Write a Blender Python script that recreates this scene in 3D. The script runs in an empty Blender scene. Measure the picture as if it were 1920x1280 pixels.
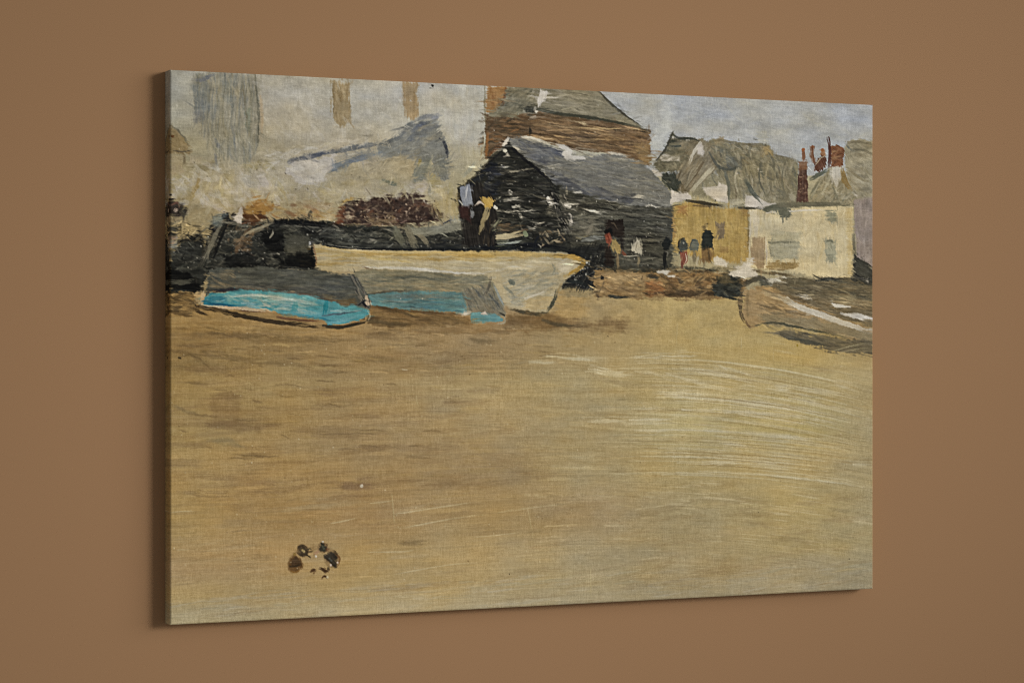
import bpy, bmesh, math, random
import numpy as np
WORLD, KEY, SPOT = .225, 900, 745
KPOS, KSIZE = (12.6, -7.2, 4.6), 8.5
SPOS, STGT, SRAD = (2.75, -3.15, 2.45), (-.08, 0, 1.525), .8; SSCL = (1.2, 1, 1)
SANG = 2*math.atan(.8/4.2)
LIGHT, LIGHT_C = .8, .83                                             # how bright a white card on the wall renders under these lamps
WALL = (143, 110, 79)
RELIEF = .00018

# ---------------------------------------------------------------- camera, light, exposure
scene = bpy.context.scene
col = scene.collection
CW, CH, CD, CZ = .90, .60, .019, 1.50                  # stretched canvas: width, height, depth, height of its centre

cam_d = bpy.data.cameras.new('camera'); cam = bpy.data.objects.new('camera', cam_d); col.objects.link(cam)
cam_d.sensor_width = 36; cam_d.lens = 82.403; cam_d.clip_end = 100
cam.location = (-1.17028, -2.47800, 1.50454)
cam.rotation_euler = (math.radians(90+.0403), 0, -math.radians(24.6244))
scene.camera = cam

world = bpy.data.worlds.new('World'); scene.world = world; world.use_nodes = True
bg = world.node_tree.nodes['Background']
bg.inputs['Color'].default_value = (1, .985, .96, 1); bg.inputs['Strength'].default_value = WORLD

def area(name, loc, target, size, power, color):
    l = bpy.data.lights.new(name, 'AREA'); l.shape = 'DISK'; l.size = size; l.energy = power; l.color = color
    o = bpy.data.objects.new(name, l); col.objects.link(o); o.location = loc
    d = np.array(target, float)-np.array(loc, float)
    from mathutils import Vector
    o.rotation_euler = Vector(d).to_track_quat('-Z', 'Y').to_euler()
    return o
# a big soft window-like key low from the right, and an added spot whose soft cone makes the wall's vignette
area('key_light', KPOS, (0, 0, CZ), KSIZE, KEY, (1, .99, .97))
sl = bpy.data.lights.new('vignette_spot', 'SPOT'); sl.energy = SPOT; sl.color = (1, .99, .97)
sl.spot_size = SANG; sl.spot_blend = 1; sl.shadow_soft_size = SRAD
so = bpy.data.objects.new('vignette_spot', sl); col.objects.link(so); so.location = SPOS
from mathutils import Vector
so.rotation_euler = (Vector(STGT)-Vector(SPOS)).to_track_quat('-Z', 'Y').to_euler(); so.scale = SSCL

scene.view_settings.view_transform = 'Standard'; scene.view_settings.look = 'None'
scene.view_settings.exposure = 0; scene.view_settings.gamma = 1
scene.view_settings.use_curve_mapping = False
scene.cycles.use_denoising = False
scene.cycles.filter_width = 1.05
scene.cycles.max_bounces = 4; scene.cycles.sample_clamp_indirect = 4

# ---------------------------------------------------------------- helpers
def lin(c):
    c = np.asarray(c, float)/255.
    return np.where(c <= .04045, c/12.92, ((c+.055)/1.055)**2.4)
def mesh_obj(name, verts, faces, mat, parent=None, smooth=True):
    me = bpy.data.meshes.new(name)
    v = np.asarray(verts, np.float32); f = np.asarray(faces, np.int32)
    me.vertices.add(len(v)); me.vertices.foreach_set('co', v.ravel())
    me.loops.add(f.size); me.loops.foreach_set('vertex_index', f.ravel())
    me.polygons.add(len(f)); me.polygons.foreach_set('loop_start', np.arange(0, f.size, 4, dtype=np.int32))
    me.update(calc_edges=True)
    me.polygons.foreach_set('use_smooth', np.full(len(f), smooth)); me.materials.append(mat); me.update()
    o = bpy.data.objects.new(name, me); col.objects.link(o)
    if parent: o.parent = parent
    return o
def grid_faces(nu, nv, flip=False):
    i = np.arange(nu-1)[None]+np.arange(nv-1)[:, None]*nu
    f = np.stack([i, i+nu, i+nu+1, i+1], -1).reshape(-1, 4)
    return f[:, ::-1] if flip else f
def paint_attr(o, rgb):
    a = o.data.color_attributes.new('pigment', 'FLOAT_COLOR', 'POINT')
    c = np.ones((len(rgb), 4), np.float32); c[:, :3] = rgb
    a.data.foreach_set('color', c.ravel())
def material(name):
    m = bpy.data.materials.new(name); m.use_nodes = True
    return m, m.node_tree.nodes, m.node_tree.links, m.node_tree.nodes['Principled BSDF']

# ---------------------------------------------------------------- wall
m_wall, N, L, B = material('brown_wall_paint')
tc = N.new('ShaderNodeTexCoord')
n1 = N.new('ShaderNodeTexNoise'); n1.inputs['Scale'].default_value = 2.2; n1.inputs['Detail'].default_value = 4
mx = N.new('ShaderNodeMix'); mx.data_type = 'RGBA'
wc = lin(WALL)/LIGHT
mx.inputs[6].default_value = (*(wc*.985), 1); mx.inputs[7].default_value = (*(wc*1.015), 1)
L.new(tc.outputs['Object'], n1.inputs['Vector']); L.new(n1.outputs['Fac'], mx.inputs[0]); L.new(mx.outputs[2], B.inputs['Base Color'])
B.inputs['Roughness'].default_value = .85; B.inputs['Specular IOR Level'].default_value = .15
bm = bmesh.new(); bmesh.ops.create_cube(bm, size=1)
for v in bm.verts: v.co = (v.co.x*9, .06+v.co.y*.12, 1.8+v.co.z*5.6)
me = bpy.data.meshes.new('wall'); bm.to_mesh(me); bm.free(); me.materials.append(m_wall)
wall = bpy.data.objects.new('wall', me); col.objects.link(wall); wall['kind'] = 'structure'

# ---------------------------------------------------------------- the painted picture
# A small paint engine: every call lays one brush mark of pigment on a 1200 x 800 grid that
# covers the cloth.  SK() turns the corners of my measured sketch sheet into cloth coordinates.
NU, NV = 1200, 800
def solve_sheet():
    src = [(319, 131), (1637, 197), (1637, 1103), (319, 1171)]
    dst = [(0, 0), (NU, 0), (NU, NV), (0, NV)]
    A, b = [], []
    for (x, y), (u, v) in zip(src, dst):
        A.append([x, y, 1, 0, 0, 0, -u*x, -u*y]); b.append(u)
        A.append([0, 0, 0, x, y, 1, -v*x, -v*y]); b.append(v)
    return np.append(np.linalg.solve(np.array(A, float), np.array(b, float)), 1).reshape(3, 3)
HM = solve_sheet()
def SK(pts):
    p = np.asarray(pts, float).reshape(-1, 2)
    q = np.c_[p, np.ones(len(p))] @ HM.T
    return q[:, :2] / q[:, 2:]

def hash01(i, j, s):
    h = (i.astype(np.int64)*374761393 + j.astype(np.int64)*668265263 + s*974634599) & 0xffffffff
    h = ((h ^ (h >> 13))*1274126177) & 0xffffffff
    h = ((h ^ (h >> 16))*2246822519) & 0xffffffff
    return ((h ^ (h >> 15)) & 0xffffff) / float(0xffffff)
def vn(x, y, s):                                   # value noise 0..1 at any coordinates
    xi = np.floor(x); yi = np.floor(y); fx = x-xi; fy = y-yi
    fx = fx*fx*(3-2*fx); fy = fy*fy*(3-2*fy)
    a = hash01(xi, yi, s); b = hash01(xi+1, yi, s); c = hash01(xi, yi+1, s); d = hash01(xi+1, yi+1, s)
    return (a*(1-fx)+b*fx)*(1-fy) + (c*(1-fx)+d*fx)*fy
def fb(x, y, s, n=3):
    t = 0; a = 1; w = 0
    for k in range(n):
        t = t + a*vn(x*2**k, y*2**k, s+17*k); w += a; a *= .55
    return t/w
def sst(a, b, x):
    t = np.clip((x-a)/(b-a), 0., 1.); return t*t*(3-2*t)

XX, YY = np.meshgrid(np.arange(NU)+.5, np.arange(NV)+.5)
WX = (fb(XX/9, YY/9, 11)-.5)*2 + (vn(XX/2.6, YY/2.6, 12)-.5)*.9
WY = (fb(XX/9, YY/9, 21)-.5)*2 + (vn(XX/2.6, YY/2.6, 22)-.5)*.9
PIC = np.zeros((NV, NU, 3)); REL = np.zeros((NV, NU))
FRAY = 4.2
rnd = random.Random(7)
SEED = [100]
def nxt():
    SEED[0] += 1; return SEED[0]
def box(q, m):
    x0 = max(0, int(q[:, 0].min()-m)); x1 = min(NU, int(q[:, 0].max()+m)+1)
    y0 = max(0, int(q[:, 1].min()-m)); y1 = min(NV, int(q[:, 1].max()+m)+1)
    return (slice(y0, y1), slice(x0, x1)) if x1 > x0 and y1 > y0 else None
def lay(sl, col, a, th=.5, brs=None):
    c = np.array(col, float)
    a = np.clip(a, 0, 1)
    PIC[sl] = PIC[sl]*(1-a[..., None]) + c*a[..., None]
    if brs is None: brs = .5
    REL[sl] = REL[sl]*(1-.75*a) + a*th*(.4+brs)
def sdf(X, Y, q):
    n = len(q); ins = np.zeros(X.shape, bool); d2 = np.full(X.shape, 1e9)
    for k in range(n):
        x0, y0 = q[k]; x1, y1 = q[(k+1) % n]
        ex, ey = x1-x0, y1-y0; L = ex*ex+ey*ey+1e-9
        t = np.clip(((X-x0)*ex+(Y-y0)*ey)/L, 0, 1)
        d2 = np.minimum(d2, (X-x0-t*ex)**2+(Y-y0-t*ey)**2)
        if abs(ey) > 1e-9:
            c = ((y0 <= Y) != (y1 <= Y)) & (X < x0+(Y-y0)*ex/ey)
            ins ^= c
    d = np.sqrt(d2); return np.where(ins, -d, d)
def grain(X, Y, ang, s, ln=26, wd=1.5):            # streaks that run along ang (degrees)
    c, n = math.cos(math.radians(ang)), math.sin(math.radians(ang))
    u = X*c+Y*n; v = -X*n+Y*c
    return .55*vn(u/ln, v/wd, s)+.3*vn(u/ln*.4, v/wd*.45, s+5)+.15*vn(u/4, v/1.2, s+9)
def P(col, pts, a=1, soft=1.5, rag=2, dry=0, ang=0, var=9, th=.4, ln=26, wd=1.5):
    """a filled patch of paint, uneven edge, streaked by the brush along ang"""
    q = SK(pts); sl = box(q, 6+rag*2+soft)
    if sl is None: return
    X = XX[sl]+rag*WX[sl]; Y = YY[sl]+rag*WY[sl]
    s = nxt(); g = grain(XX[sl], YY[sl], ang, s, ln, wd)
    sd = sdf(X, Y, q)+(g-.5)*FRAY*rag+(fb(XX[sl]/17, YY[sl]/9, s+40, 2)-.5)*FRAY*.6*rag   # the brush leaves a frayed, uneven edge
    m = np.clip(.5-sd/(max(soft, .8)*(.7+1.5*vn(XX[sl]/23, YY[sl]/23, s+60))), 0, 1)*a
    if dry: m = m*sst(dry-.16, dry+.16, g+.06)
    g2 = (g-.5)*1.5+(fb(XX[sl]/13, YY[sl]/7, s+80, 3)-.5)*1.1
    c = np.array(col, float)[None, None]+(g2*2*var)[..., None]*np.array([1, .96, .86])
    lay(sl, c, m, th, g)
def curve(q, n=8):
    if len(q) < 3: return q
    out = []; e = np.vstack([2*q[0]-q[1], q, 2*q[-1]-q[-2]])
    for k in range(1, len(e)-2):
        p0, p1, p2, p3 = e[k-1:k+3]
        for t in np.linspace(0, 1, n, endpoint=False):
            out.append(.5*(2*p1+(p2-p0)*t+(2*p0-5*p1+4*p2-p3)*t*t+(3*p1-p0-3*p2+p3)*t**3))
    out.append(q[-1]); return np.array(out)
def stroke(q, w, col, a, dry, taper, rag, th, var, soft=1.2):
    q = curve(q, 5 if len(q) > 2 else 1); sl = box(q, w+3+rag)
    if sl is None: return
    X = XX[sl]+rag*WX[sl]; Y = YY[sl]+rag*WY[sl]
    best = np.full(X.shape, 1e9); S = np.zeros(X.shape); C = np.zeros(X.shape); L0 = 0
    for k in range(len(q)-1):
        e = q[k+1]-q[k]; L = math.hypot(*e)
        if L < 1e-6: continue
        t = np.clip(((X-q[k, 0])*e[0]+(Y-q[k, 1])*e[1])/(L*L), 0, 1)
        dx = X-q[k, 0]-t*e[0]; dy = Y-q[k, 1]-t*e[1]; d = dx*dx+dy*dy
        u = d < best
        best = np.where(u, d, best); S = np.where(u, L0+t*L, S); C = np.where(u, (dx*-e[1]+dy*e[0])/L, C)
        L0 += L
    d = np.sqrt(best); s = nxt()
    hw = w*.5
    if taper: hw = hw*(1-taper*np.clip(np.abs(S/max(L0, 1)-.4)/.6, 0, 1)**1.6)
    hw = hw*(.72+.56*vn(S/8+3, C*0+.5, s+7))
    m = np.clip(.5-(d-hw)/soft, 0, 1)*a
    g = .6*vn(S/16, C/1.25+50, s)+.4*vn(S/45, C/2.6+80, s+3)
    e = S/max(L0, 1)+(g-.5)*.7
    m = m*(1-sst(.72, 1.02, e)*.9)*(1-sst(.2, -.1, e)*.8)
    if dry: m = m*sst(dry-.18, dry+.18, g+.12*(1-S/max(L0, 1)))
    c = np.array(col, float)[None, None]+((g-.5)*2*var)[..., None]
    lay(sl, c, m, th, g)
def S(col, w, pts, a=1, dry=0, taper=.35, rag=.8, th=.7, var=10, soft=1.2):
    """one brush stroke of width w through pts"""
    stroke(SK(pts), w*.9, col, a, dry, taper, rag, th, var, soft)
def F(cols, pts, n, ln, w, ang=0, jit=12, a=.6, dry=.4, cj=7, soft=3, rag=3, th=.5):
    """a patch worked over with n loose strokes"""
    q = SK(pts); x0, y0 = q.min(0); x1, y1 = q.max(0)
    sl = box(q, 4)
    if sl is None: return
    keepP = PIC[sl].copy(); keepR = REL[sl].copy()
    k = 0; tries = 0
    while k < n and tries < n*12:
        tries += 1
        x = rnd.uniform(x0, x1); y = rnd.uniform(y0, y1); ins = False
        for i in range(len(q)):
            xa, ya = q[i-1]; xb, yb = q[i]
            if (ya <= y) != (yb <= y) and x < xa+(y-ya)*(xb-xa)/(yb-ya): ins = not ins
        if not ins: continue
        k += 1
        th_ = math.radians(ang+rnd.uniform(-jit, jit)); l = ln*rnd.uniform(.4, 1.3)
        c = np.array(rnd.choice(cols), float)+rnd.uniform(-cj, cj)
        bend = rnd.uniform(-.035, .035)*l if l > 60 else rnd.uniform(-.1, .1)*l
        p = np.array([[x-math.cos(th_)*l/2, y-math.sin(th_)*l/2], [x-math.sin(th_)*bend, y+math.cos(th_)*bend],
                      [x+math.cos(th_)*l/2, y+math.sin(th_)*l/2]])
        stroke(p, w*rnd.uniform(.5, 1.4), c, a*rnd.uniform(.5, 1), dry, .5, .6, th, 8)
    m = np.clip(.5-sdf(XX[sl]+rag*WX[sl], YY[sl]+rag*WY[sl], q)/soft, 0, 1)
    PIC[sl] = keepP*(1-m[..., None])+PIC[sl]*m[..., None]; REL[sl] = keepR*(1-m)+REL[sl]*m
def D(col, pts, r=1.6, a=1, th=1.2):
    """small dabs and specks"""
    for x, y in SK(pts):
        sl = box(np.array([[x, y]]), r+3)
        if sl is None: continue
        m = np.clip(.5-(np.hypot(XX[sl]-x+.8*WX[sl], YY[sl]-y+.8*WY[sl])-r)/1.2, 0, 1)*a
        lay(sl, col, m, th)
def specks(col, pts, n, r0=.5, r1=1.3, a=.9):
    q = np.array(pts, float); x0, y0 = q.min(0); x1, y1 = q.max(0)
    for _ in range(n):
        D(np.array(col)+rnd.uniform(-14, 14), [(rnd.uniform(x0, x1), rnd.uniform(y0, y1))], rnd.uniform(r0, r1), a*rnd.uniform(.4, 1))
def blur(A, r):
    for ax in (0, 1):
        for _ in range(2):
            B = np.concatenate([np.repeat(A.take([0], ax), r+1, ax), A, np.repeat(A.take([-1], ax), r, ax)], ax).cumsum(ax)
            n = A.shape[ax]; A = (B.take(range(2*r+1, 2*r+1+n), ax)-B.take(range(0, n), ax))/(2*r+1)
    return A
def wash(xs, ys, rows, region=None, soft=4, rag=4):
    """a smooth under-painting given as colours on a coarse net"""
    t = np.array(rows, float)
    ux = np.interp(XX, np.array(xs, float), np.arange(len(xs))); uy = np.interp(YY, np.array(ys, float), np.arange(len(ys)))
    i = np.clip(ux.astype(int), 0, len(xs)-2); j = np.clip(uy.astype(int), 0, len(ys)-2)
    fx = (ux-i)[..., None]; fy = (uy-j)[..., None]; fx = fx*fx*(3-2*fx); fy = fy*fy*(3-2*fy)
    c = (t[j, i]*(1-fx)+t[j, i+1]*fx)*(1-fy)+(t[j+1, i]*(1-fx)+t[j+1, i+1]*fx)*fy
    m = 1. if region is None else np.clip(.5-sdf(XX+rag*WX, YY+rag*WY, SK(region))/soft, 0, 1)[..., None]
    PIC[:] = PIC*(1-m)+c*m
SAT_UP, SAT_LOW = .84, .88
# ---- under-painting: the pale building at the back, then sky, then the sand
def cx(x): return [SK([(v, 650)])[0, 0] for v in x]
def cy(y): return [SK([(960, v)])[0, 1] for v in y]
wash(cx([320, 480, 640, 780, 900]), cy([160, 230, 300, 350, 420]), [
    [(166,161,142), (170,163,144), (177,171,153), (180,175,162), (178,175,163)],
    [(164,158,136), (171,162,141), (171,163,142), (174,167,146), (176,171,154)],
    [(153,143,111), (160,149,120), (166,154,128), (166,153,122), (166,158,130)],
    [(158,143,103), (166,153,124), (164,151,120), (162,149,116), (158,147,111)],
    [(145,126,84), (153,134,94), (155,136,97), (155,141,105), (158,145,109)]])
P((163,164,161), [(1090,150),(1650,180),(1650,330),(1200,330)], rag=0, var=3, ang=4)
wash(cx([320, 500, 700, 900, 1100, 1300, 1500, 1637]), cy([600, 650, 720, 800, 880, 960, 1040, 1090, 1135]), [  # left and bottom tones lifted to offset the weaker lamp light there
    [(155,122,68),(155,122,70),(155,125,78),(151,124,83),(158,133,86),(172,146,87),(165,140,85),(156,129,80)],
    [(150,119,68),(145,117,70),(153,125,80),(153,128,87),(158,135,89),(172,148,92),(174,147,85),(158,134,85)],
    [(155,127,75),(155,129,80),(157,131,85),(162,139,92),(165,146,101),(169,149,98),(171,150,96),(169,150,105)],
    [(157,131,80),(155,127,78),(161,133,87),(161,137,92),(163,144,101),(176,158,104),(176,157,98),(170,152,108)],
    [(167,137,83),(165,133,80),(157,129,83),(153,127,85),(158,138,94),(168,146,93),(174,151,98),(169,152,110)],
    [(169,140,85),(161,129,78),(155,125,80),(162,134,85),(154,131,91),(165,146,101),(170,149,96),(170,152,108)],
    [(165,137,93),(165,135,87),(169,140,87),(167,142,94),(158,140,101),(165,146,103),(165,145,96),(163,147,105)],
    [(171,148,100),(169,143,94),(171,145,94),(169,146,99),(161,143,102),(165,143,98),(163,145,105),(160,147,112)],
    [(177,161,121),(174,157,117),(174,155,114),(169,151,111),(160,145,110),(160,143,105),(160,145,110),(160,147,115)]],
    region=[(300,545),(700,560),(1120,540),(1400,555),(1650,560),(1650,1200),(300,1200)])

# ---- sand: long horizontal brushwork that bends down to the right
SAND = [(319,615),(700,625),(1000,600),(1390,570),(1500,660),(1637,680),(1637,1100),(319,1168)]
F([(120,92,56),(128,100,62),(112,88,58)], [(319,615),(900,620),(1000,900),(800,960),(319,960)], 130, 120, 9, -1, 4, .3, .46)
F([(165,138,88),(160,132,78),(150,126,86)], [(319,650),(900,640),(1000,900),(800,1000),(319,1000)], 120, 110, 8, -1, 4, .3, .46)
F([(182,160,108),(176,152,98),(188,170,124)], [(1000,650),(1637,690),(1637,960),(1000,960)], 120, 130, 5, 3, 4, .42, .54)
F([(140,116,70),(148,124,76),(132,108,66)], [(1000,650),(1637,690),(1637,1000),(1000,980)], 110, 110, 8, 3, 4, .28, .46)
F([(170,148,108),(164,142,100),(128,104,68),(140,114,74)], [(319,930),(1637,930),(1637,1100),(319,1168)], 200, 110, 7, -4, 4, .28, .48)
F([(172,160,132),(166,152,120),(160,150,118)], [(319,1110),(900,1080),(1637,1050),(1637,1102),(319,1170)], 100, 110, 5, -3, 3, .4, .5)
# dark furrows at the upper left of the sand
for c, w, a, p in [
    ((88,68,38), 8, .85, [(395,622),(476,632),(570,637),(690,637)]), ((92,70,40), 5, .7, [(350,628),(420,626),(480,640),(540,644)]),
    ((94,74,44), 7, .75, [(380,660),(452,674),(511,680),(612,690)]), ((84,64,36), 5, .9, [(316,659),(356,663),(387,684),(400,700)]),
    ((106,82,48), 9, .6, [(330,690),(395,690),(440,700)]), ((88,68,42), 4, .8, [(600,684),(640,685),(665,683)]),
    ((108,84,54), 10, .6, [(402,741),(430,741),(452,743)]), ((104,80,52), 11, .75, [(389,793),(464,802),(523,797)]),
    ((96,82,58), 3, .8, [(321,758),(350,771),(386,781)]), ((96,90,68), 9, .6, [(394,826),(430,828),(464,841)]),
    ((104,82,50), 8, .75, [(445,855),(475,853),(505,853)]), ((104,80,54), 9, .65, [(593,733),(625,737),(660,737)]),
    ((98,80,60), 6, .5, [(640,840),(690,838),(735,842)]), ((112,86,56), 10, .5, [(720,835),(800,842),(870,836)]),
    ((86,70,42), 6, .9, [(878,635),(905,640),(938,641)]), ((100,80,50), 7, .6, [(690,628),(740,636),(760,637)]),
    ((100,80,52), 7, .6, [(655,668),(700,672),(740,678)]), ((102,82,52), 6, .6, [(690,665),(735,675),(760,672)]),
    ((110,88,58), 8, .5, [(770,648),(800,645),(840,650)]), ((94,72,42), 6, .7, [(940,605),(950,618),(955,630)]),
    ((112,86,60), 10, .5, [(426,906),(480,902),(540,908)]), ((110,86,60), 9, .45, [(470,922),(520,928),(545,922)]),
    ((92,68,54), 9, .75, [(636,910),(660,912),(712,912)]), ((98,74,56), 5, .6, [(670,897),(690,897),(712,894)]),
    ((92,74,46), 6, .8, [(748,1017),(780,1017),(806,1016)]), ((108,88,62), 12, .35, [(960,890),(1010,888),(1060,892)]),
    ((108,88,58), 8, .5, [(470,1043),(500,1044),(520,1042)]), ((108,84,58), 7, .4, [(700,1105),(770,1100),(800,1098)]),
    ((118,96,62), 6, .5, [(1445,1010),(1500,1012),(1530,1028)]), ((104,90,64), 6, .4, [(1555,952),(1580,958),(1600,952)]),
    ((112,94,64), 8, .4, [(1395,978),(1430,982),(1450,990)]), ((122,100,64), 9, .5, [(1200,965),(1250,955),(1300,945)]),
    ((110,92,66), 7, .35, [(1100,700),(1180,722),(1270,722)])]:
    S(c, w*1.25, p, a*.5, .3, .5, 1.6, soft=4.5)
P((124,96,60), [(395,742),(450,738),(452,795),(396,796)], .45, 5, 3, .3)
for x0, y0, x1, y1, n in [(330,640,700,720,60), (330,720,900,860,60), (740,610,1100,700,30)]:
    for _ in range(n):
        x = rnd.uniform(x0, x1); y = rnd.uniform(y0, y1); l = rnd.uniform(15, 70)
        S(rnd.choice([(100,78,46),(112,88,52),(168,142,88),(158,130,76)]), rnd.uniform(1.5, 4), [(x,y),(x+l*.5,y+rnd.uniform(-1,4)),(x+l,y+rnd.uniform(0,7))], rnd.uniform(.3,.6), .45, .6, 1)
# long pale ridges of paint on the right
for w, p in [(4,[(1180,670),(1250,668),(1320,667)]),(5,[(1247,741),(1355,750),(1430,755),(1542,768)]),(5,[(1280,768),(1380,772),(1480,779),(1555,791),(1595,804)]),
    (10,[(1458,725),(1470,727),(1482,728)]),(5,[(1490,726),(1565,737),(1618,751)]),(3,[(1275,687),(1355,700),(1442,720)]),(3,[(1280,692),(1370,708),(1450,728)]),
    (3,[(1180,787),(1230,786),(1272,785)]),(6,[(1432,817),(1480,820),(1527,825)]),(4,[(1352,831),(1385,834),(1417,838)]),(5,[(1318,867),(1405,866),(1495,871)]),
    (5,[(993,677),(1020,679),(1047,679)]),(4,[(1026,668),(1080,673),(1130,675)]),(11,[(1108,691),(1150,700),(1188,701)]),(5,[(1103,790),(1140,789),(1182,789)]),
    (4,[(1190,766),(1230,765),(1248,767)]),(3,[(1190,697),(1270,707),(1330,716)]),(5,[(1225,735),(1290,738),(1345,742)]),(4,[(1560,718),(1590,728),(1610,735)]),
    (4,[(1380,757),(1420,760),(1560,775)]),(3,[(1385,776),(1450,785),(1540,800)]),(4,[(1600,870),(1620,871),(1637,871)]),(3,[(1190,806),(1230,808),(1260,807)]),
    (4,[(1480,745),(1540,758),(1610,775)]),(3,[(1340,680),(1360,690),(1420,706)]),(3,[(1250,700),(1330,722),(1400,735)])]:
    S((190,176,138), w*1.2, p, .8, .34, .35, .8, th=1.1, soft=2.2)
    for k in range(3): S((186,170,128), 1.8, [(x+rnd.uniform(-20, 20), y+rnd.uniform(-9, 9)) for x, y in p], .5, .35, .5, .5, th=.9)
for k in range(95):
    x0 = rnd.uniform(1120, 1420); y0 = rnd.uniform(672, 890); x1 = min(1640, x0+rnd.uniform(120, 420)); drop = 62 if y0 < 800 else 34
    f = lambda x: y0+drop*max(0, (x-1230)/410)**1.9
    S(rnd.choice([(190,176,136),(196,184,148),(184,168,124)]), rnd.choice([1.4, 1.6, 2, 2.6, 3.4]), [(x, f(x)) for x in np.linspace(x0, x1, 5)], rnd.uniform(.25, .62), rnd.uniform(.24, .46), .4, .5, th=1.1, soft=1.6)
    if k % 3 == 0: S((128,106,66), 1.5, [(x, f(x)+3) for x in np.linspace(x0, x1, 5)], .45, .35, .4, .5)
for w, p in [(2.4,[(740,963),(808,953),(909,938)]),(2.4,[(752,990),(837,974),(934,960)]),(2.6,[(934,960),(997,951),(1079,942)]),(2.2,[(740,1076),(837,1059),(909,1053)]),
    (2,[(880,1007),(930,1003),(985,996)]),(2,[(1020,987),(1060,984),(1090,982)]),(2,[(690,1035),(760,1033),(800,1026)]),(2,[(620,981),(650,975),(680,968)]),
    (2,[(695,943),(720,940),(745,936)]),(2,[(1190,955),(1230,949),(1270,945)]),(3,[(1280,911),(1305,909),(1325,914)]),(3,[(1195,1050),(1230,1045),(1260,1046)]),
    (3,[(1390,1045),(1410,1045),(1418,1048)]),(2,[(1560,983),(1600,978),(1637,973)]),(2,[(1500,1030),(1560,1028),(1637,1030)]),(2,[(320,1031),(345,1030),(370,1030)]),
    (2,[(320,960),(345,958),(370,958)]),(2,[(1560,1072),(1600,1066),(1637,1066)]),(3,[(890,1118),(920,1116),(960,1116)]),(4,[(740,1118),(800,1115),(850,1108)])]:
    S((182,162,118), w, p, .75, .35, .5, .4, th=1.2)
for p in [[(1402,708),(1399,747)],[(1270,605),(1268,655)],[(1390,632),(1390,660)],[(1450,664),(1450,678)],[(990,955),(1000,1010)],[(1205,918),(1202,938)],[(780,740),(784,765)],[(1107,1060),(1108,1118)],[(735,925),(740,990)]]:
    S((182,164,116), 1.6, p, .6, .25, .3, .3)
D((184,172,150), [(678,911)], 2.6); S((186,170,134), 2.4, [(752,692),(758,693),(766,693)], .8)
D((56,44,26), [(335,670),(338,671)], 1.4); D((58,44,24), [(1140,630),(955,1076),(1422,959),(1592,1047)], .9, .8)
specks((190,172,132), [(320,620),(1637,1100)], 260, .5, 1.2, .75); specks((96,74,42), [(320,620),(1637,1100)], 60, .5, 1.1, .6)

# ---- pale building at the back left
F([(178,171,154),(168,160,140),(158,151,132)], [(490,140),(910,160),(910,300),(640,270),(490,300)], 120, 60, 7, 80, 30, .25, .42)
F([(178,164,146),(168,158,128),(150,140,104),(160,146,108),(146,140,120)], [(319,300),(860,290),(860,420),(319,420)], 130, 40, 9, 20, 60, .4, .4)
P((144,137,115), [(364,140),(420,132),(484,136),(487,250),(480,285),(465,312),(440,308),(405,285),(375,250),(362,200)], .75, 6, 4, .22, 90, 12)
F([(116,116,108),(126,120,96),(112,108,88),(160,152,128),(150,138,104),(106,110,106)], [(366,138),(484,138),(486,270),(466,310),(430,306),(385,270),(364,200)], 150, 70, 3.4, 92, 9, .55, .45)
F([(160,154,134),(150,144,122),(118,114,92)], [(370,240),(480,250),(470,306),(420,306)], 60, 34, 3, 62, 22, .5, .45)
P((108,112,108), [(361,158),(390,160),(393,200),(380,212),(364,204)], .7, 6, 4, .25, 90)
P((108,114,110), [(414,140),(430,142),(436,190),(426,198),(415,170)], .55, 6, 4, .25, 90)
P((110,110,108), [(365,205),(378,208),(376,230),(368,228)], .6, 4, 3, .2, 90)
P((112,118,98), [(460,206),(468,206),(470,246),(463,244)], .6, 3, 2)
S((96,94,78), 4, [(478,140),(484,200),(485,250),(480,284)], .8, .3); S((112,104,80), 3, [(455,150),(462,220),(466,260)], .6, .3)
S((106,108,112), 6, [(361,149),(380,150),(402,139)], .85, .25)
S((170,146,108), 6, [(490,180),(491,230),(489,262)], .6, .35, soft=3)
S((110,112,112), 6, [(404,262),(410,275),(412,286)], .7, .25); S((108,108,104), 5, [(405,290),(406,305),(408,314)], .6, .25)
P((132,112,74), [(319,231),(332,242),(345,257),(357,275),(359,289),(319,288)], .95, 3, 2, .12, 30)
S((100,94,74), 3.5, [(320,233),(336,246),(352,268),(358,286)], .7, .2); D((90,58,30), [(324,256)], 2.4, .8)
S((80,72,58), 3, [(325,283),(345,284),(360,282)], .8, .2)
P((172,155,120), [(352,291),(376,294),(380,308),(352,310)], .8, 3, 2); P((158,138,100), [(319,290),(344,290),(344,325),(319,326)], .6, 4, 3)
S((98,82,54), 4, [(345,290),(346,302),(343,315)], .7, .2); P((120,106,72), [(345,310),(400,308),(400,318),(350,320)], .6, 4, 3)
P((136,124,86), [(490,302),(512,304),(512,318),(480,320),(450,318)], .75, 5, 4)
P((186,180,162), [(390,312),(412,306),(414,319),(392,320)], .8, 3, 3)
S((146,116,52), 8, [(372,322),(370,345),(358,372)], .6, .3, soft=3); P((134,116,68), [(420,325),(437,325),(434,346),(420,344)], .5, 6, 3)
P((184,170,150), [(487,334),(508,335),(512,352),(500,362),(482,352)], .85, 4, 3, 0, 60); P((178,168,150), [(328,334),(340,334),(340,356),(326,372)], .8, 4, 3)
P((172,160,134), [(430,350),(470,340),(505,355),(490,376),(440,376)], .6, 8, 4)
for x in (384, 400, 416): S((176,162,118), 5, [(x+20,330),(x,360),(x-12,392)], .5, .35, soft=2.5)
S((150,118,54), 5, [(523,354),(532,360),(538,366)], .75, .2)
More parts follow.
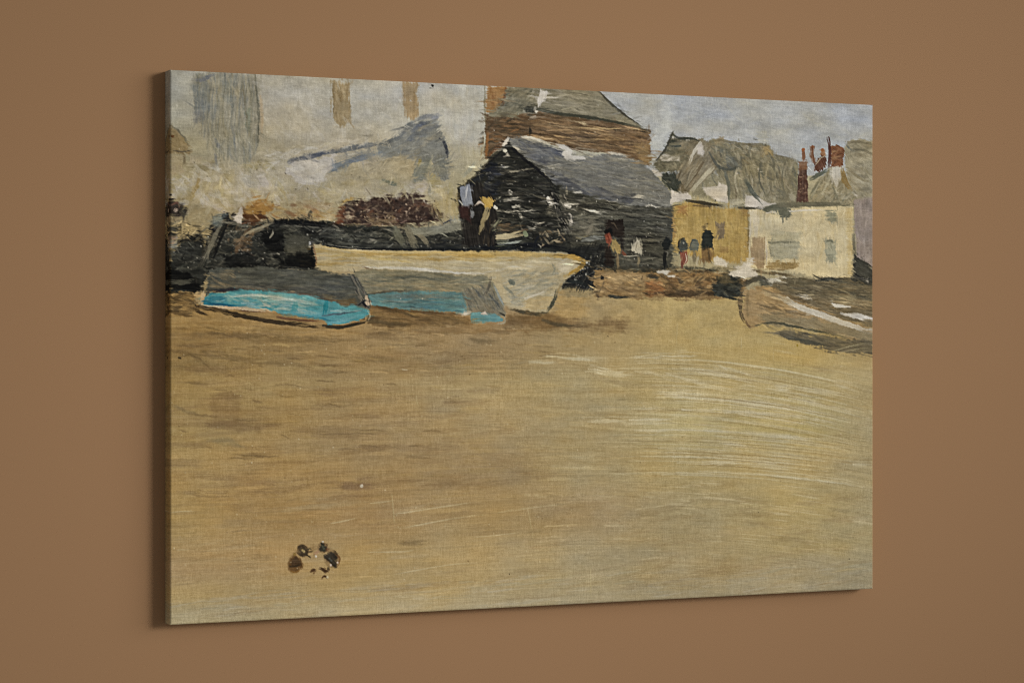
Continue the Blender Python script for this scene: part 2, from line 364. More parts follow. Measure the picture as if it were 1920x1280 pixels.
P((181,171,153), [(532,310),(560,300),(596,297),(631,290),(626,309),(605,336),(595,341),(575,351),(558,346),(536,321)], .95, 3, 3, .1, 10)
S((90,92,96), 9, [(541,304),(556,298),(575,294),(596,290),(618,283),(640,277)], .85, .22, .4); S((86,90,96), 6, [(588,291),(604,288),(622,286)], .8, .2)
F([(184,178,164),(178,172,156),(172,164,146)], [(490,150),(900,170),(900,290),(850,300),(830,220),(760,235),(640,268),(500,300)], 90, 40, 9, 40, 60, .35, .46)
F([(190,182,164),(184,172,150),(176,160,120),(160,144,96),(188,178,156)], [(330,310),(530,300),(540,350),(630,350),(640,385),(430,400),(330,370)], 60, 30, 9, 60, 50, .5, .42)
# window openings
P((148,126,86), [(623,154),(656,156),(656,224),(648,237),(640,236),(624,226)], .85, 2.5, 2, .12, 90)
F([(122,100,62),(160,138,98),(132,108,70)], [(624,156),(656,158),(655,232),(626,226)], 26, 22, 4, 88, 14, .5, .35); S((128,108,72), 2.5, [(624,158),(626,195),(625,222)], .8, .2)
P((158,132,92), [(753,153),(783,154),(785,217),(774,228),(760,218),(756,190)], .88, 2.5, 2, .1, 90); F([(150,122,80),(168,142,100)], [(754,154),(783,156),(782,222),(760,216)], 18, 24, 4, 88, 10, .5, .35)
D((34,32,28), [(811,161)], 1.7); D((190,184,172), [(771,189)], 1)
# blue-grey tarpaulin shape
P((118,118,110), [(700,274),(742,259),(757,242),(775,232),(800,222),(826,232),(842,290),(838,336),(828,340),(806,300),(770,300),(720,296)], .9, 3, 3, .12, -25)
P((112,118,118), [(647,302),(688,286),(720,276),(716,290),(674,297),(649,313),(618,322),(629,302)], .85, 3, 3, .1, -20); P((120,122,116), [(640,292),(700,278),(760,275),(770,296),(715,296),(680,296)], .45, 6, 3, .2, -15)
S((88,92,94), 8, [(614,287),(640,282),(663,277),(697,271),(728,264)], .8, .22); S((98,106,114), 9, [(650,306),(672,298),(700,290)], .7, .25); S((172,164,142), 2, [(648,292),(668,287),(692,281)], .9, .15)
S((88,90,88), 9, [(724,270),(736,263),(744,255)], .8, .3); S((98,98,92), 12, [(752,248),(764,240),(776,230)], .7, .35); S((90,94,102), 6, [(776,242),(790,234),(804,227)], .8, .25)
S((104,108,114), 7, [(782,226),(802,218),(824,215)], .65, .3, soft=3); S((108,112,122), 9, [(808,226),(818,220),(824,212)], .6, .3, soft=3)
F([(150,140,116),(138,130,108),(112,110,98)], [(760,240),(824,222),(828,260),(780,292),(745,280)], 40, 26, 4, -24, 16, .5, .4)
S((74,74,66), 5, [(770,254),(785,252),(795,244)], .5, .4)
S((60,62,66), 6, [(826,260),(834,270),(839,296)], .9, .15); S((92,92,88), 4, [(818,252),(824,246),(826,240)], .7, .2)
P((156,141,106), [(640,318),(700,300),(780,294),(792,306),(770,345),(640,345)], .75, 8, 4, .12, -10)
P((116,116,102), [(800,292),(812,310),(794,334),(774,343),(772,333),(782,304)], .95, 2.5, 2, .08, -60); P((118,116,102), [(812,306),(828,339),(838,333),(840,302),(822,290)], .9, 2.5, 2, .08, 70)
P((100,102,96), [(820,308),(832,292),(838,304),(834,318)], .7, 3, 2); S((172,164,130), 4, [(812,290),(806,308),(796,326)], .55, .3)
S((146,126,60), 5, [(788,296),(786,306),(784,312)], .7, .2); S((84,92,78), 6, [(718,338),(732,343),(748,348)], .8, .2)
P((176,164,146), [(774,345),(800,340),(806,352),(790,362),(770,362)], .85, 4, 3); P((150,134,82), [(800,340),(812,322),(826,344),(812,350)], .6, 4, 3)
F([(164,150,112),(152,136,92),(140,130,102),(158,140,92)], [(600,330),(850,330),(860,410),(600,385)], 60, 30, 8, -15, 40, .45, .4)
S((138,138,120), 7, [(868,330),(884,315),(894,302)], .6, .3); S((160,146,98), 8, [(845,345),(848,380),(850,408)], .8, .25); S((168,150,104), 10, [(834,355),(836,385),(838,402)], .6, .3); S((128,124,106), 6, [(808,350),(806,362),(812,372)], .7, .3)
F([(176,172,160),(162,158,142),(168,160,140)], [(830,165),(905,168),(905,290),(845,300)], 60, 40, 6, 88, 12, .35, .4)
S((112,100,70), 3.2, [(909,160),(909,205),(912,252),(907,300)], .75, .15); S((160,142,102), 4, [(905,255),(905,280),(898,306)], .7, .2)
# ---- brown house and its roof
P((146,106,60), [(913,160),(952,163),(946,195),(936,206),(912,214)], .95, 2, 2, .08, 0); S((104,62,36), 6, [(948,166),(946,182),(942,198)], .85, .2); F([(120,80,44),(160,122,76)], [(914,161),(948,164),(940,204),(914,210)], 22, 22, 4, 85, 25, .5, .35)
P((102,80,55), [(911,214),(971,217),(1006,207),(1048,213),(1157,229),(1219,241),(1221,312),(1206,306),(1169,292),(1135,286),(1070,280),(1044,274),(997,260),(953,262),(911,298)], 1, 1.5, 1.5, 0, 4, 16, ln=40)
F([(146,116,76),(80,62,42),(128,98,64),(64,52,38),(160,132,92)], [(955,222),(1219,240),(1219,300),(1135,286),(1040,272),(960,258)], 150, 60, 2.6, 6, 4, .75, .42)
F([(76,62,44),(130,88,48),(92,72,48),(60,52,38)], [(912,214),(960,216),(985,256),(952,258),(912,296)], 60, 34, 3, -14, 25, .7, .4)
S((138,92,48), 5, [(914,250),(913,275),(912,298)], .8, .2); S((104,66,38), 7, [(950,262),(932,278),(914,296)], .7, .3)
P((148,120,76), [(1187,276),(1219,270),(1220,308),(1206,306)], .75, 4, 3, .2); S((176,150,104), 2, [(1060,238),(1130,241),(1217,243)], .9, .2); S((170,140,92), 2, [(1040,256),(1100,262),(1180,262)], .6, .35)
P((44,40,32), [(1150,242),(1168,244),(1166,250),(1150,249)], .6, 4, 2); P((48,42,34), [(1203,243),(1216,241),(1217,250),(1206,253)], .8, 3, 2); S((40,36,28), 5, [(994,238),(994,250),(992,256)], .85, .2)
S((186,168,132), 4, [(1078,226),(1090,231),(1106,235)], .9, .2)
P((122,114,90), [(949,162),(1010,163),(1121,169),(1147,195),(1177,220),(1207,241),(1157,231),(1088,221),(1048,213),(1006,205),(989,203),(960,222),(913,220),(922,210),(945,202)], 1, 1.5, 1.5, 0, 4, 9)
F([(146,136,110),(104,98,76),(134,124,98),(150,140,116)], [(1010,164),(1118,172),(1195,236),(1060,212),(1006,200)], 110, 50, 2.2, 4, 4, .7, .45)
F([(88,84,66),(140,134,112),(112,106,84),(80,78,62)], [(950,164),(1006,168),(1004,200),(980,215),(915,216)], 70, 24, 3, -38, 25, .65, .42)
S((66,64,52), 4, [(1121,171),(1148,197),(1178,221),(1208,241)], .8, .2)
P((54,54,46), [(987,204),(1004,202),(1006,212),(994,216)], .9, 3, 3); S((62,62,48), 5.5, [(1006,205),(1048,214),(1097,219),(1157,230),(1206,241)], .9, .2); S((80,62,38), 6, [(1010,214),(1060,222),(1120,224)], .7, .35)
P((190,182,168), [(1013,167),(1027,174),(1018,190),(1007,203),(1007,186)], .9, 2, 2, .15, 100); S((180,172,154), 4, [(1003,166),(999,174),(996,180)], .7, .3); P((180,170,152), [(992,223),(1004,216),(1004,222)], .9, 2, 1)
D((190,180,160), [(1004,204),(1006,209)], 2.4)
# ---- sky light behind the roofs
P((163,164,161), [(1122,166),(1640,190),(1640,268),(1500,305),(1440,272),(1330,258),(1268,245),(1222,305),(1222,241),(1205,238),(1177,218),(1147,193)], .95, 2, 2, 0, 5, 4)
F([(172,172,167),(156,158,156),(166,166,160),(172,170,156)], [(1140,180),(1636,200),(1636,262),(1500,296),(1440,268),(1320,254),(1225,240)], 140, 50, 6, 10, 40, .3, .42)
P((176,177,170), [(1224,246),(1256,205),(1264,230),(1240,290),(1224,306)], .7, 5, 4); P((176,172,152), [(1420,258),(1436,248),(1440,268),(1425,270)], .5, 4, 4)
# ---- roofs on the right
P((98,93,72), [(1230,303),(1250,276),(1262,244),(1267,258),(1301,258),(1314,267),(1296,296),(1280,320),(1237,324),(1225,312)], 1, 2, 2, 0, -6, 10)
F([(122,114,88),(80,78,62),(110,102,78)], [(1236,300),(1262,262),(1312,267),(1280,316),(1236,320)], 60, 30, 3, 2, 10, .7, .4)
S((64,64,54), 4, [(1230,300),(1247,280),(1263,246)], .8, .25); S((56,58,48), 6, [(1254,268),(1262,266),(1268,264)], .9, .2); S((52,58,54), 4, [(1248,275),(1276,274),(1294,276)], .8, .2); S((60,62,54), 5, [(1278,261),(1292,262),(1300,258)], .7, .25); D((170,164,146),[(1262,258),(1288,264),(1292,262)],2)
FRAY = 2
P((128,119,90), [(1322,270),(1337,258),(1345,266),(1390,272),(1441,270),(1451,292),(1496,302),(1500,384),(1430,386),(1399,371),(1365,382),(1362,345),(1338,318)], 1, 2, 2, 0, 70, 9)
F([(112,104,78),(140,130,102),(102,96,74),(134,122,88)], [(1360,300),(1495,304),(1498,380),(1432,384),(1400,366),(1366,378)], 120, 38, 3, 78, 14, .65, .42)
F([(96,90,70),(120,104,74),(106,100,84),(80,80,68)], [(1326,268),(1441,270),(1450,296),(1420,310),(1350,315)], 70, 30, 3.4, 10, 25, .65, .4)
P((150,128,82), [(1424,278),(1440,272),(1451,293),(1428,293)], .8, 3, 2); P((92,96,92), [(1364,292),(1388,296),(1390,316),(1366,316)], .65, 6, 4, .15, 80)
S((78,80,68), 6, [(1328,283),(1345,312),(1368,318),(1388,313)], .8, .25); S((92,96,82), 10, [(1399,338),(1412,362),(1430,382)], .8, .22); S((98,100,86), 8, [(1360,322),(1366,350),(1367,378)], .8, .22); S((90,92,78), 5, [(1428,302),(1428,325),(1436,340)], .6, .3); S((88,90,78), 7, [(1486,316),(1490,326),(1492,330)], .7, .25)
P((134,116,82), [(1338,262),(1356,258),(1358,268),(1340,270)], .8, 3, 2)
FRAY = 2.4
P((58,60,48), [(1237,326),(1268,324),(1280,338),(1278,364),(1257,357),(1242,341)], 1, 2, 2, 0, 60)
P((104,90,64), [(1310,300),(1328,300),(1300,345),(1282,368),(1268,362),(1285,330)], .9, 2, 2, .12, -52); F([(128,110,78),(82,72,52),(150,136,104),(92,80,56)], [(1285,295),(1325,290),(1290,366),(1270,362)], 60, 28, 3, -55, 12, .75, .4)
P((132,124,96), [(1337,318),(1362,345),(1362,380),(1296,366),(1300,352)], .9, 2, 2, .1, -30); S((164,154,122), 9, [(1337,312),(1315,336),(1292,364)], .85, .22)
P((186,176,160), [(1306,276),(1316,268),(1321,286),(1318,294),(1308,290)], .9, 2, 2); P((180,172,154), [(1237,296),(1250,288),(1262,295),(1274,294),(1274,301),(1240,301)], .9, 2, 2, .15)
S((186,178,160), 6, [(1299,280),(1293,295),(1292,305)], .9, .2); S((178,168,146), 6, [(1304,310),(1299,318),(1290,330)], .85, .25); P((188,178,160), [(1221,316),(1230,316),(1241,326),(1240,332),(1222,322)], .95, 2, 2)
P((186,175,156), [(1318,353),(1345,352),(1348,346),(1362,348),(1364,380),(1345,377),(1326,366)], .9, 2, 3, .08); P((188,177,160), [(1260,358),(1270,362),(1290,362),(1296,372),(1282,374),(1258,382)], .92, 2, 2); D((40,38,30), [(1342,375),(1275,326)], 1.4)
P((188,177,158), [(1399,368),(1412,367),(1440,381),(1454,382),(1430,391),(1396,389)], .92, 2, 2); P((178,168,140), [(1366,378),(1380,370),(1396,378),(1394,386),(1370,388)], .6, 3, 2); D((182,170,150),[(1274,326),(1381,324),(1423,318)],2.6)
P((140,128,96), [(1510,378),(1542,327),(1560,313),(1577,314),(1608,370),(1600,384),(1510,384)], 1, 2, 2, 0, -45, 10); F([(160,150,120),(112,108,84),(150,138,104),(104,102,80)], [(1516,378),(1545,326),(1577,318),(1602,368),(1600,380)], 70, 30, 2.6, -42, 12, .65, .42)
P((184,176,158), [(1559,316),(1576,314),(1576,334),(1568,350),(1560,340)], .85, 3, 3, .15, 80); S((170,162,136), 5, [(1558,350),(1570,362),(1584,365)], .7, .3); S((90,94,76), 8, [(1520,337),(1538,326),(1556,317)], .8, .2)
P((148,138,110), [(1583,278),(1592,264),(1612,262),(1640,267),(1640,382),(1604,374),(1588,340)], 1, 2, 2, 0, 15, 8); F([(116,108,84),(104,98,76),(130,120,94)], [(1590,266),(1637,268),(1637,288),(1600,282)], 30, 28, 4, 12, 8, .7, .38); S((90,92,82), 4, [(1588,272),(1594,280),(1606,286)], .8, .2)
F([(130,116,80),(160,148,118),(124,112,84)], [(1584,320),(1637,310),(1637,370),(1606,368)], 40, 26, 4, 20, 12, .55, .4); S((132,106,58), 11, [(1579,318),(1585,342),(1596,356)], .85, .18); S((180,170,148), 4, [(1600,360),(1604,366),(1608,370)], .9, .2)
P((142,126,112), [(1600,374),(1640,372),(1640,505),(1606,482)], 1, 3, 2, 0, 90, 6); F([(120,108,94),(160,146,132),(132,116,102)], [(1600,374),(1637,374),(1637,500),(1608,480)], 40, 30, 5, 85, 14, .45, .4)
F([(160,150,122),(92,80,58),(112,106,88),(146,130,98),(84,84,72)], [(1230,300),(1310,262),(1441,268),(1500,304),(1500,378),(1360,378),(1262,362)], 120, 24, 3.4, 70, 50, .6, .42)
F([(160,150,122),(108,100,76),(130,116,84)], [(1510,378),(1560,316),(1637,270),(1637,378)], 60, 24, 3.4, 40, 60, .55, .42)
FRAY = 4.2
# eaves and the two houses
P((164,134,70), [(1258,388),(1287,378),(1330,386),(1402,392),(1406,482),(1400,492),(1345,492),(1258,470)], 1, 2, 1.5, 0, 90, 9)
F([(150,118,52),(182,150,76),(160,128,66),(188,160,92)], [(1260,386),(1400,394),(1404,486),(1345,488),(1260,466)], 90, 30, 5, 88, 25, .5, .4); P((142,100,56), [(1272,386),(1288,382),(1288,394),(1270,400)], .7, 4, 3); P((150,112,60), [(1258,400),(1266,398),(1266,450),(1258,450)], .6, 4, 3); P((136,104,56), [(1386,392),(1404,392),(1404,404),(1392,404)], .7, 3, 2)
P((195,177,132), [(1406,392),(1599,384),(1600,440),(1597,520),(1550,528),(1500,512),(1406,500)], 1, 2, 1.5, 0, 90, 6)
F([(198,180,138),(196,172,118),(186,166,120),(200,186,150)], [(1408,394),(1598,388),(1596,518),(1500,508),(1408,496)], 120, 34, 6, 88, 25, .45, .4); F([(196,180,146),(190,178,150)], [(1406,395),(1424,395),(1424,450),(1406,450)], 16, 30, 5, 90, 8, .7, .3); P((178,150,88), [(1588,394),(1599,392),(1599,520),(1590,520)], .55, 4, 2)
S((118,98,58), 3, [(1402,400),(1403,440),(1402,478)], .8, .25); S((196,182,156), 3, [(1408,396),(1406,440),(1405,486)], .7, .3)
S((72,62,42), 6, [(1287,376),(1320,381),(1358,386)], .9, .15); S((70,62,46), 4, [(1258,380),(1270,375),(1288,374)], .8, .2); S((96,76,46), 4, [(1300,386),(1330,387),(1350,389)], .7, .25)
S((104,98,74), 9, [(1378,386),(1420,389),(1452,386),(1520,383),(1600,384)], .92, .18, .2); S((74,68,50), 4, [(1384,390),(1410,391),(1428,389)], .8, .2)
P((90,90,72), [(1425,392),(1456,384),(1484,390),(1482,402),(1474,410),(1462,406),(1458,400),(1430,398)], .9, 2, 2, .15); S((196,184,160), 3, [(1436,400),(1450,398),(1460,402)], .8, .2); P((126,124,98), [(1548,394),(1568,394),(1567,414),(1560,418),(1550,408)], .85, 3, 3, .12); S((202,190,166), 3, [(1478,396),(1510,394),(1545,394)], .8, .2)
P((152,144,112), [(1442,454),(1497,452),(1498,486),(1446,486)], .9, 2.5, 2, .08, 0); P((158,150,116), [(1446,434),(1503,434),(1500,452),(1446,452)], .55, 3, 2, .2); S((112,108,84), 4, [(1441,455),(1470,454),(1498,455)], .8, .25); S((116,110,84), 3, [(1442,456),(1444,470),(1446,486)], .6, .25); F([(136,130,102),(166,158,128)], [(1446,456),(1496,456),(1496,484),(1448,484)], 16, 30, 4, 2, 5, .5, .35)
P((146,142,114), [(1546,450),(1567,450),(1568,486),(1560,496),(1549,488)], .9, 2.5, 2, .1, 90); S((110,108,84), 4, [(1546,453),(1556,452),(1566,456)], .8, .2); P((120,118,94), [(1552,478),(1564,476),(1562,494),(1554,490)], .5, 3, 2)
P((152,128,92), [(1409,448),(1424,443),(1434,446),(1434,500),(1422,506),(1412,494),(1408,470)], .95, 2, 2, .06, 90); S((190,176,150), 3, [(1436,450),(1437,480),(1436,504)], .8, .25); P((136,110,72), [(1420,490),(1432,490),(1430,505),(1422,506)], .6, 3, 2)
P((148,122,72), [(1440,494),(1455,489),(1497,492),(1494,498),(1488,505),(1436,504)], .95, 2, 2, .08); S((116,92,52), 3, [(1444,504),(1468,506),(1490,502)], .8, .2)
P((112,94,68), [(1341,420),(1358,418),(1357,446),(1344,448)], .9, 2.5, 2, .08, 90); P((96,78,44), [(1317,424),(1326,420),(1326,430),(1318,432)], .8, 2, 2); P((134,102,56), [(1351,464),(1368,462),(1366,476),(1352,476)], .6, 3, 2); S((190,154,78), 3, [(1348,438),(1345,446),(1342,454)], .8, .2)
S((86,80,62), 6, [(1600,440),(1602,480),(1600,520)], .7, .35, soft=3)
# ---- shed: grey roof
P((110,108,99), [(951,260),(979,258),(999,261),(1030,271),(1056,281),(1060,292),(1096,297),(1137,287),(1167,289),(1205,306),(1222,318),(1234,338),(1244,345),(1259,362),(1260,392),(1170,388),(1110,372),(1048,352),(1034,340),(1010,314),(979,290),(955,270)], 1, 1.5, 1.5, 0, 5, 9)
F([(132,127,110),(94,92,86),(118,112,94),(86,85,82),(138,131,112),(104,99,84)], [(970,262),(1030,274),(1060,294),(1140,290),(1205,308),(1250,360),(1250,384),(1120,366),(1050,346),(1000,304)], 170, 52, 3, 6, 8, .6, .42)
F([(84,85,88),(74,75,80),(96,96,94)], [(956,262),(1000,264),(1050,282),(1058,294),(1020,312),(1000,300)], 50, 34, 4, 32, 14, .65, .36); F([(76,77,80),(88,88,88),(66,66,67)], [(1012,312),(1036,318),(1110,350),(1200,366),(1180,384),(1110,372),(1046,352)], 60, 38, 5, 18, 12, .65, .36)
S((168,160,138), 1.8, [(1004,314),(1060,308),(1110,302)], .7, .25); P((72,76,86), [(1014,276),(1040,276),(1058,286),(1052,290),(1030,284)], .6, 3, 3)
P((192,184,168), [(1042,271),(1062,274),(1074,283),(1072,290),(1095,293),(1097,298),(1060,297),(1054,290),(1060,282)], .95, 1.6, 1.5, 0, 0, 5); S((190,182,164), 4.5, [(980,257),(998,259),(1014,265),(1030,270)], .95, .1); S((182,172,152), 4.5, [(1136,287),(1150,288),(1170,291)], .9, .15); S((156,146,122), 3, [(1080,278),(1110,280),(1138,284)], .5, .4); S((160,150,130), 4, [(1170,292),(1190,300),(1206,308)], .7, .3)
# ---- shed: black boarded gable and long side
P((66,64,53), [(1046,346),(1110,368),(1170,384),(1262,388),(1262,500),(1240,510),(1120,500),(1060,470),(1048,430)], 1, 3, 2, 0, 2, 12)
F([(92,88,72),(108,102,82),(44,42,34),(80,76,60),(60,58,46)], [(1060,362),(1250,392),(1252,500),(1130,490),(1064,450)], 190, 44, 2, 2, 5, .75, .44); F([(30,29,25),(36,34,29),(112,106,88),(24,23,21)], [(1056,366),(1255,396),(1258,500),(1135,492),(1064,450)], 120, 60, 2.2, 2, 3, .8, .4); F([(100,94,76),(118,110,92)], [(1060,362),(1110,374),(1120,440),(1070,440)], 40, 26, 2.2, 4, 30, .6, .45)
P((36,36,31), [(953,264),(944,272),(926,290),(909,308),(884,334),(858,352),(860,400),(868,440),(866,472),(1078,474),(1058,436),(1050,400),(1048,350),(1034,340),(1010,314),(979,291),(957,270)], 1, 1.5, 1, 0, 2, 10)
F([(80,75,60),(16,16,16),(98,91,73),(60,56,46),(22,21,20)], [(950,285),(985,300),(1040,350),(1050,440),(900,440),(890,350)], 190, 42, 2, 2, 7, .75, .44); F([(24,27,36),(34,36,42),(18,20,24)], [(930,290),(940,340),(930,365),(880,365),(880,345)], 40, 26, 5, -20, 30, .7, .3)
S((74,68,52), 5, [(944,274),(914,306),(886,334),(864,352)], .8, .2); S((24,24,24), 4, [(938,284),(908,316),(882,342)], .9, .15); S((22,22,24), 6, [(962,280),(984,300),(1012,322),(1036,346)], .85, .2); S((150,140,114), 1.8, [(952,324),(1000,316),(1014,312)], .9, .2)
S((190,180,162), 6, [(943,272),(948,266),(953,259)], .95, .1, .2)
for w, p in [(4,[(961,274),(970,279),(977,282)]),(4,[(949,375),(962,372),(977,369)]),(5,[(962,388),(970,387),(977,385)]),(3,[(944,378),(960,376),(970,376)]),(6,[(972,398),(976,406),(978,412)]),(4,[(988,425),(998,428),(1010,426)]),(4,[(1002,424),(1012,419),(1020,416)]),
    (4,[(1074,361),(1084,361),(1096,360)]),(7,[(1186,370),(1198,369),(1210,370)]),(4,[(1136,378),(1142,377),(1146,378)]),(4,[(1210,386),(1218,385),(1226,386)]),(3,[(938,313),(946,314),(954,312)]),(3,[(893,383),(899,379),(908,380)]),(3,[(1090,390),(1110,396),(1140,400)]),(2,[(880,374),(886,384),(884,392)]),(2,[(930,396),(980,396),(1024,392)])]:
    S((182,174,154), w, p, .9, .15, .4)
P((170,162,144), [(951,287),(958,294),(944,294)], .9, 1.5, 1); D((190,182,164), [(945,282),(947,283)], 2.6); D((186,178,160), [(956,360),(958,362)], 3); D((190,182,168), [(1031,378),(1033,383),(1028,374)], 4.2); D((190,182,164), [(1063,384),(1066,386)], 4.4); D((186,176,158), [(1067,404),(1068,409)], 4); D((180,170,150), [(1071,415),(1070,420)], 3); S((150,138,110), 4, [(1062,350),(1063,360),(1062,370)], .85, .2)
S((186,180,150), 3, [(926,374),(934,372),(940,368)], .6, .3); P((112,106,88), [(1028,386),(1036,388),(1042,402),(1026,402)], .8, 2, 2)
# leaning pole by the corner of the shed
S((20,20,20), 9, [(1030,352),(1040,378),(1052,408),(1068,442)], .95, .1, .2); S((110,104,90), 2.4, [(1050,376),(1044,400),(1052,420)], .7, .3); S((150,144,128), 1.8, [(1054,410),(1062,424),(1070,438)], .8, .25)
F([(20,20,20),(140,132,114),(50,48,42)], [(1026,350),(1062,360),(1075,440),(1050,440)], 60, 14, 2.2, 62, 20, .8, .35)
specks((190,184,168), [(880,300),(1075,460)], 60, .4, 1.1); specks((180,174,156), [(1075,370),(1255,500)], 80, .4, 1.1)
P((98,92,74), [(1090,412),(1112,410),(1122,430),(1112,444),(1080,446)], .75, 4, 3, .2, 60); S((124,114,92), 6, [(1096,442),(1108,428),(1112,412)], .7, .3); S((130,120,90), 3, [(1074,446),(1090,446),(1108,440)], .8, .25)
P((122,122,112), [(1088,454),(1104,443),(1118,440),(1134,443),(1134,450),(1110,452)], .95, 1.5, 1.5, .06)
# ---- dark jumble behind the boats, left
DK = [(319,478),(345,455),(362,438),(374,430),(384,462),(395,428),(415,410),(425,402),(440,416),(500,420),(515,414),(560,410),(600,416),(640,424),(740,426),(760,424),(800,430),(866,424),(900,440),(1100,462),(1135,500),(1113,542),(1059,540),(1000,475),(780,473),(640,468),(604,462),(590,457),(592,506),(500,508),(394,510),(370,550),(319,548)]
P((42,42,36), DK, 1, 2, 2.5, 0, 4, 10)
F([(20,20,18),(70,68,56),(56,54,44),(28,27,24),(84,80,64)], [(385,425),(590,418),(592,504),(380,508)], 170, 32, 3, 4, 25, .75, .4)
F([(66,66,56),(84,82,68),(36,36,34),(98,94,78)], [(560,422),(860,430),(880,464),(640,464)], 120, 46, 2.4, 2, 5, .7, .42); F([(20,22,26),(34,36,36),(54,52,44)], [(790,442),(1000,452),(1080,466),(1000,472),(790,468)], 60, 40, 3.4, 1, 6, .75, .35)
F([(128,120,100),(100,94,76),(150,142,120)], [(385,432),(590,424),(870,434),(870,462),(592,456),(590,500),(384,504)], 90, 13, 1.5, 0, 35, .7, .3)
F([(14,14,14),(22,22,20)], [(480,432),(590,430),(590,500),(480,500)], 26, 22, 6, 10, 70, .8, .35)
S((16,16,16), 10, [(506,418),(545,416),(590,420),(625,426)], .9, .15); S((16,18,22), 9, [(884,464),(940,460),(1010,460),(1060,466)], .9, .15); S((140,134,112), 2, [(606,456),(640,463),(700,465)], .7, .25); S((120,114,96), 2, [(510,422),(570,425),(640,430)], .6, .3)
P((14,14,14), [(570,455),(586,452),(592,500),(572,500)], .85, 3, 2.5); D((190,186,176), [(581,456),(580,462)], 2.4); P((14,14,12), [(488,440),(512,430),(530,436),(530,470),(500,470)], .7, 5, 3, .2); S((130,120,94), 3, [(505,448),(510,440),(512,432)], .8, .2); D((176,168,140), [(526,453),(528,456)], 2.4); P((64,62,48), [(532,440),(580,440),(578,484),(536,486)], .6, 4, 3, .2)
F([(110,78,48),(86,66,44),(120,96,62)], [(440,440),(475,432),(470,470),(440,476)], 26, 16, 5, -20, 40, .6, .4); F([(130,120,96),(112,90,60),(150,136,104)], [(412,412),(512,420),(470,440),(415,440)], 30, 18, 2.6, -25, 40, .6, .45); S((128,116,90), 4, [(462,444),(490,430),(510,420)], .7, .35)
P((28,26,20), [(316,505),(366,520),(380,545),(365,550),(316,540)], .95, 4, 3); S((82,80,66), 9, [(318,530),(345,530),(366,526)], .7, .25); F([(54,54,46),(30,28,24),(72,70,58)], [(319,470),(370,440),(372,510),(319,515)], 70, 26, 3, -6, 25, .7, .4); S((16,16,14), 5, [(330,456),(352,448),(374,438)], .9, .2); P((16,16,14), [(364,448),(376,434),(382,456)], .9, 2, 2)
S((78,72,58), 9, [(414,418),(400,446),(384,480),(376,500)], .9, .18, .2); S((120,110,88), 2.4, [(404,440),(392,470),(388,500)], .6, .3); S((34,32,26), 5, [(422,420),(408,456),(396,490)], .8, .2)
P((104,114,106), [(400,412),(424,400),(420,408),(402,430),(394,428)], .5, 4, 3, .3); D((28,26,24), [(398,426),(402,430),(420,406),(428,402),(438,404)], 4)
P((48,40,34), [(312,374),(345,376),(348,396),(338,404),(312,404)], .92, 3, 3, .1); S((120,84,66), 3, [(322,384),(332,381),(338,390)], .7, .25); D((150,130,110), [(330,394)], 3); P((70,66,52), [(338,392),(350,388),(346,416),(338,408)], .7, 4, 3, .2); P((134,116,84), [(312,405),(338,406),(336,418),(312,418)], .8, 3, 2)
P((60,60,56), [(312,420),(335,424),(322,450),(312,470)], .8, 4, 3); P((118,120,112), [(319,448),(331,442),(331,462),(322,474)], .8, 4, 3); P((170,130,94), [(320,446),(327,444),(328,456),(321,460)], .6, 3, 2)
P((186,172,150), [(437,414),(446,400),(453,390),(456,404),(452,418)], .92, 2, 2); P((150,108,48), [(456,396),(462,382),(480,374),(500,374),(512,384),(514,394),(500,404),(478,416),(462,412)], .95, 3, 3, .06, -10); F([(120,80,34),(170,130,62),(140,100,44)], [(460,384),(500,376),(508,394),(470,406)], 30, 20, 4, -10, 30, .6, .4); P((70,42,24), [(458,402),(490,402),(500,412),(476,426),(460,418)], .85, 3, 3, .15); D((176,160,130), [(490,414),(468,412)], 1.8)
S((112,96,72), 4, [(522,398),(545,402),(585,404)], .7, .35); F([(150,122,80),(130,104,66),(164,142,100)], [(515,376),(625,378),(630,412),(515,412)], 40, 30, 4, 4, 14, .5, .4); S((34,32,28), 5, [(578,408),(582,396),(584,410)], .6, .3)
S((60,58,44), 4, [(605,414),(640,420),(680,424)], .7, .3)
# rust red heap
P((132,110,80), [(632,416),(650,392),(757,372),(812,390),(826,410),(760,421),(640,420)], .7, 4, 3)
P((62,46,38), [(632,416),(637,391),(647,383),(674,379),(713,371),(757,366),(794,370),(816,387),(827,409),(798,419),(761,422),(700,420),(640,420)], .97, 3, 4, .04, 0, 16)
F([(84,58,44),(40,31,28),(116,96,74),(50,39,34),(140,118,90),(34,27,25),(96,62,42)], [(640,388),(757,370),(812,386),(822,408),(760,420),(640,416)], 150, 12, 4, 0, 60, .7, .36); P((140,116,78), [(690,408),(740,405),(750,420),(700,421)], .6, 5, 4, .25); P((50,36,30), [(755,400),(790,398),(790,418),(760,421)], .7, 5, 3)
P((112,60,34), [(633,400),(640,386),(650,384),(646,412),(634,418)], .7, 3, 3); P((176,156,124), [(648,404),(654,398),(661,410),(650,414)], .92, 2, 2); S((178,140,66), 5, [(640,382),(650,374),(668,372)], .7, .3); specks((176,150,120), [(640,378),(800,414)], 60, .5, 1.6, .8); S((186,174,152), 3, [(794,372),(796,380),(804,382)], .85, .2); S((178,160,130), 3, [(818,396),(820,404),(822,410)], .8, .2); specks((40,26,22), [(640,376),(815,418)], 50, .8, 2, .8)
S((92,90,72), 13, [(742,430),(748,444),(758,460)], .92, .12, .25); S((104,98,78), 13, [(764,428),(770,444),(780,464)], .92, .12, .25); S((112,104,82), 9, [(786,440),(796,450),(803,460)], .92, .12, .25); S((86,80,60), 10, [(752,424),(766,428),(776,432)], .7, .3)
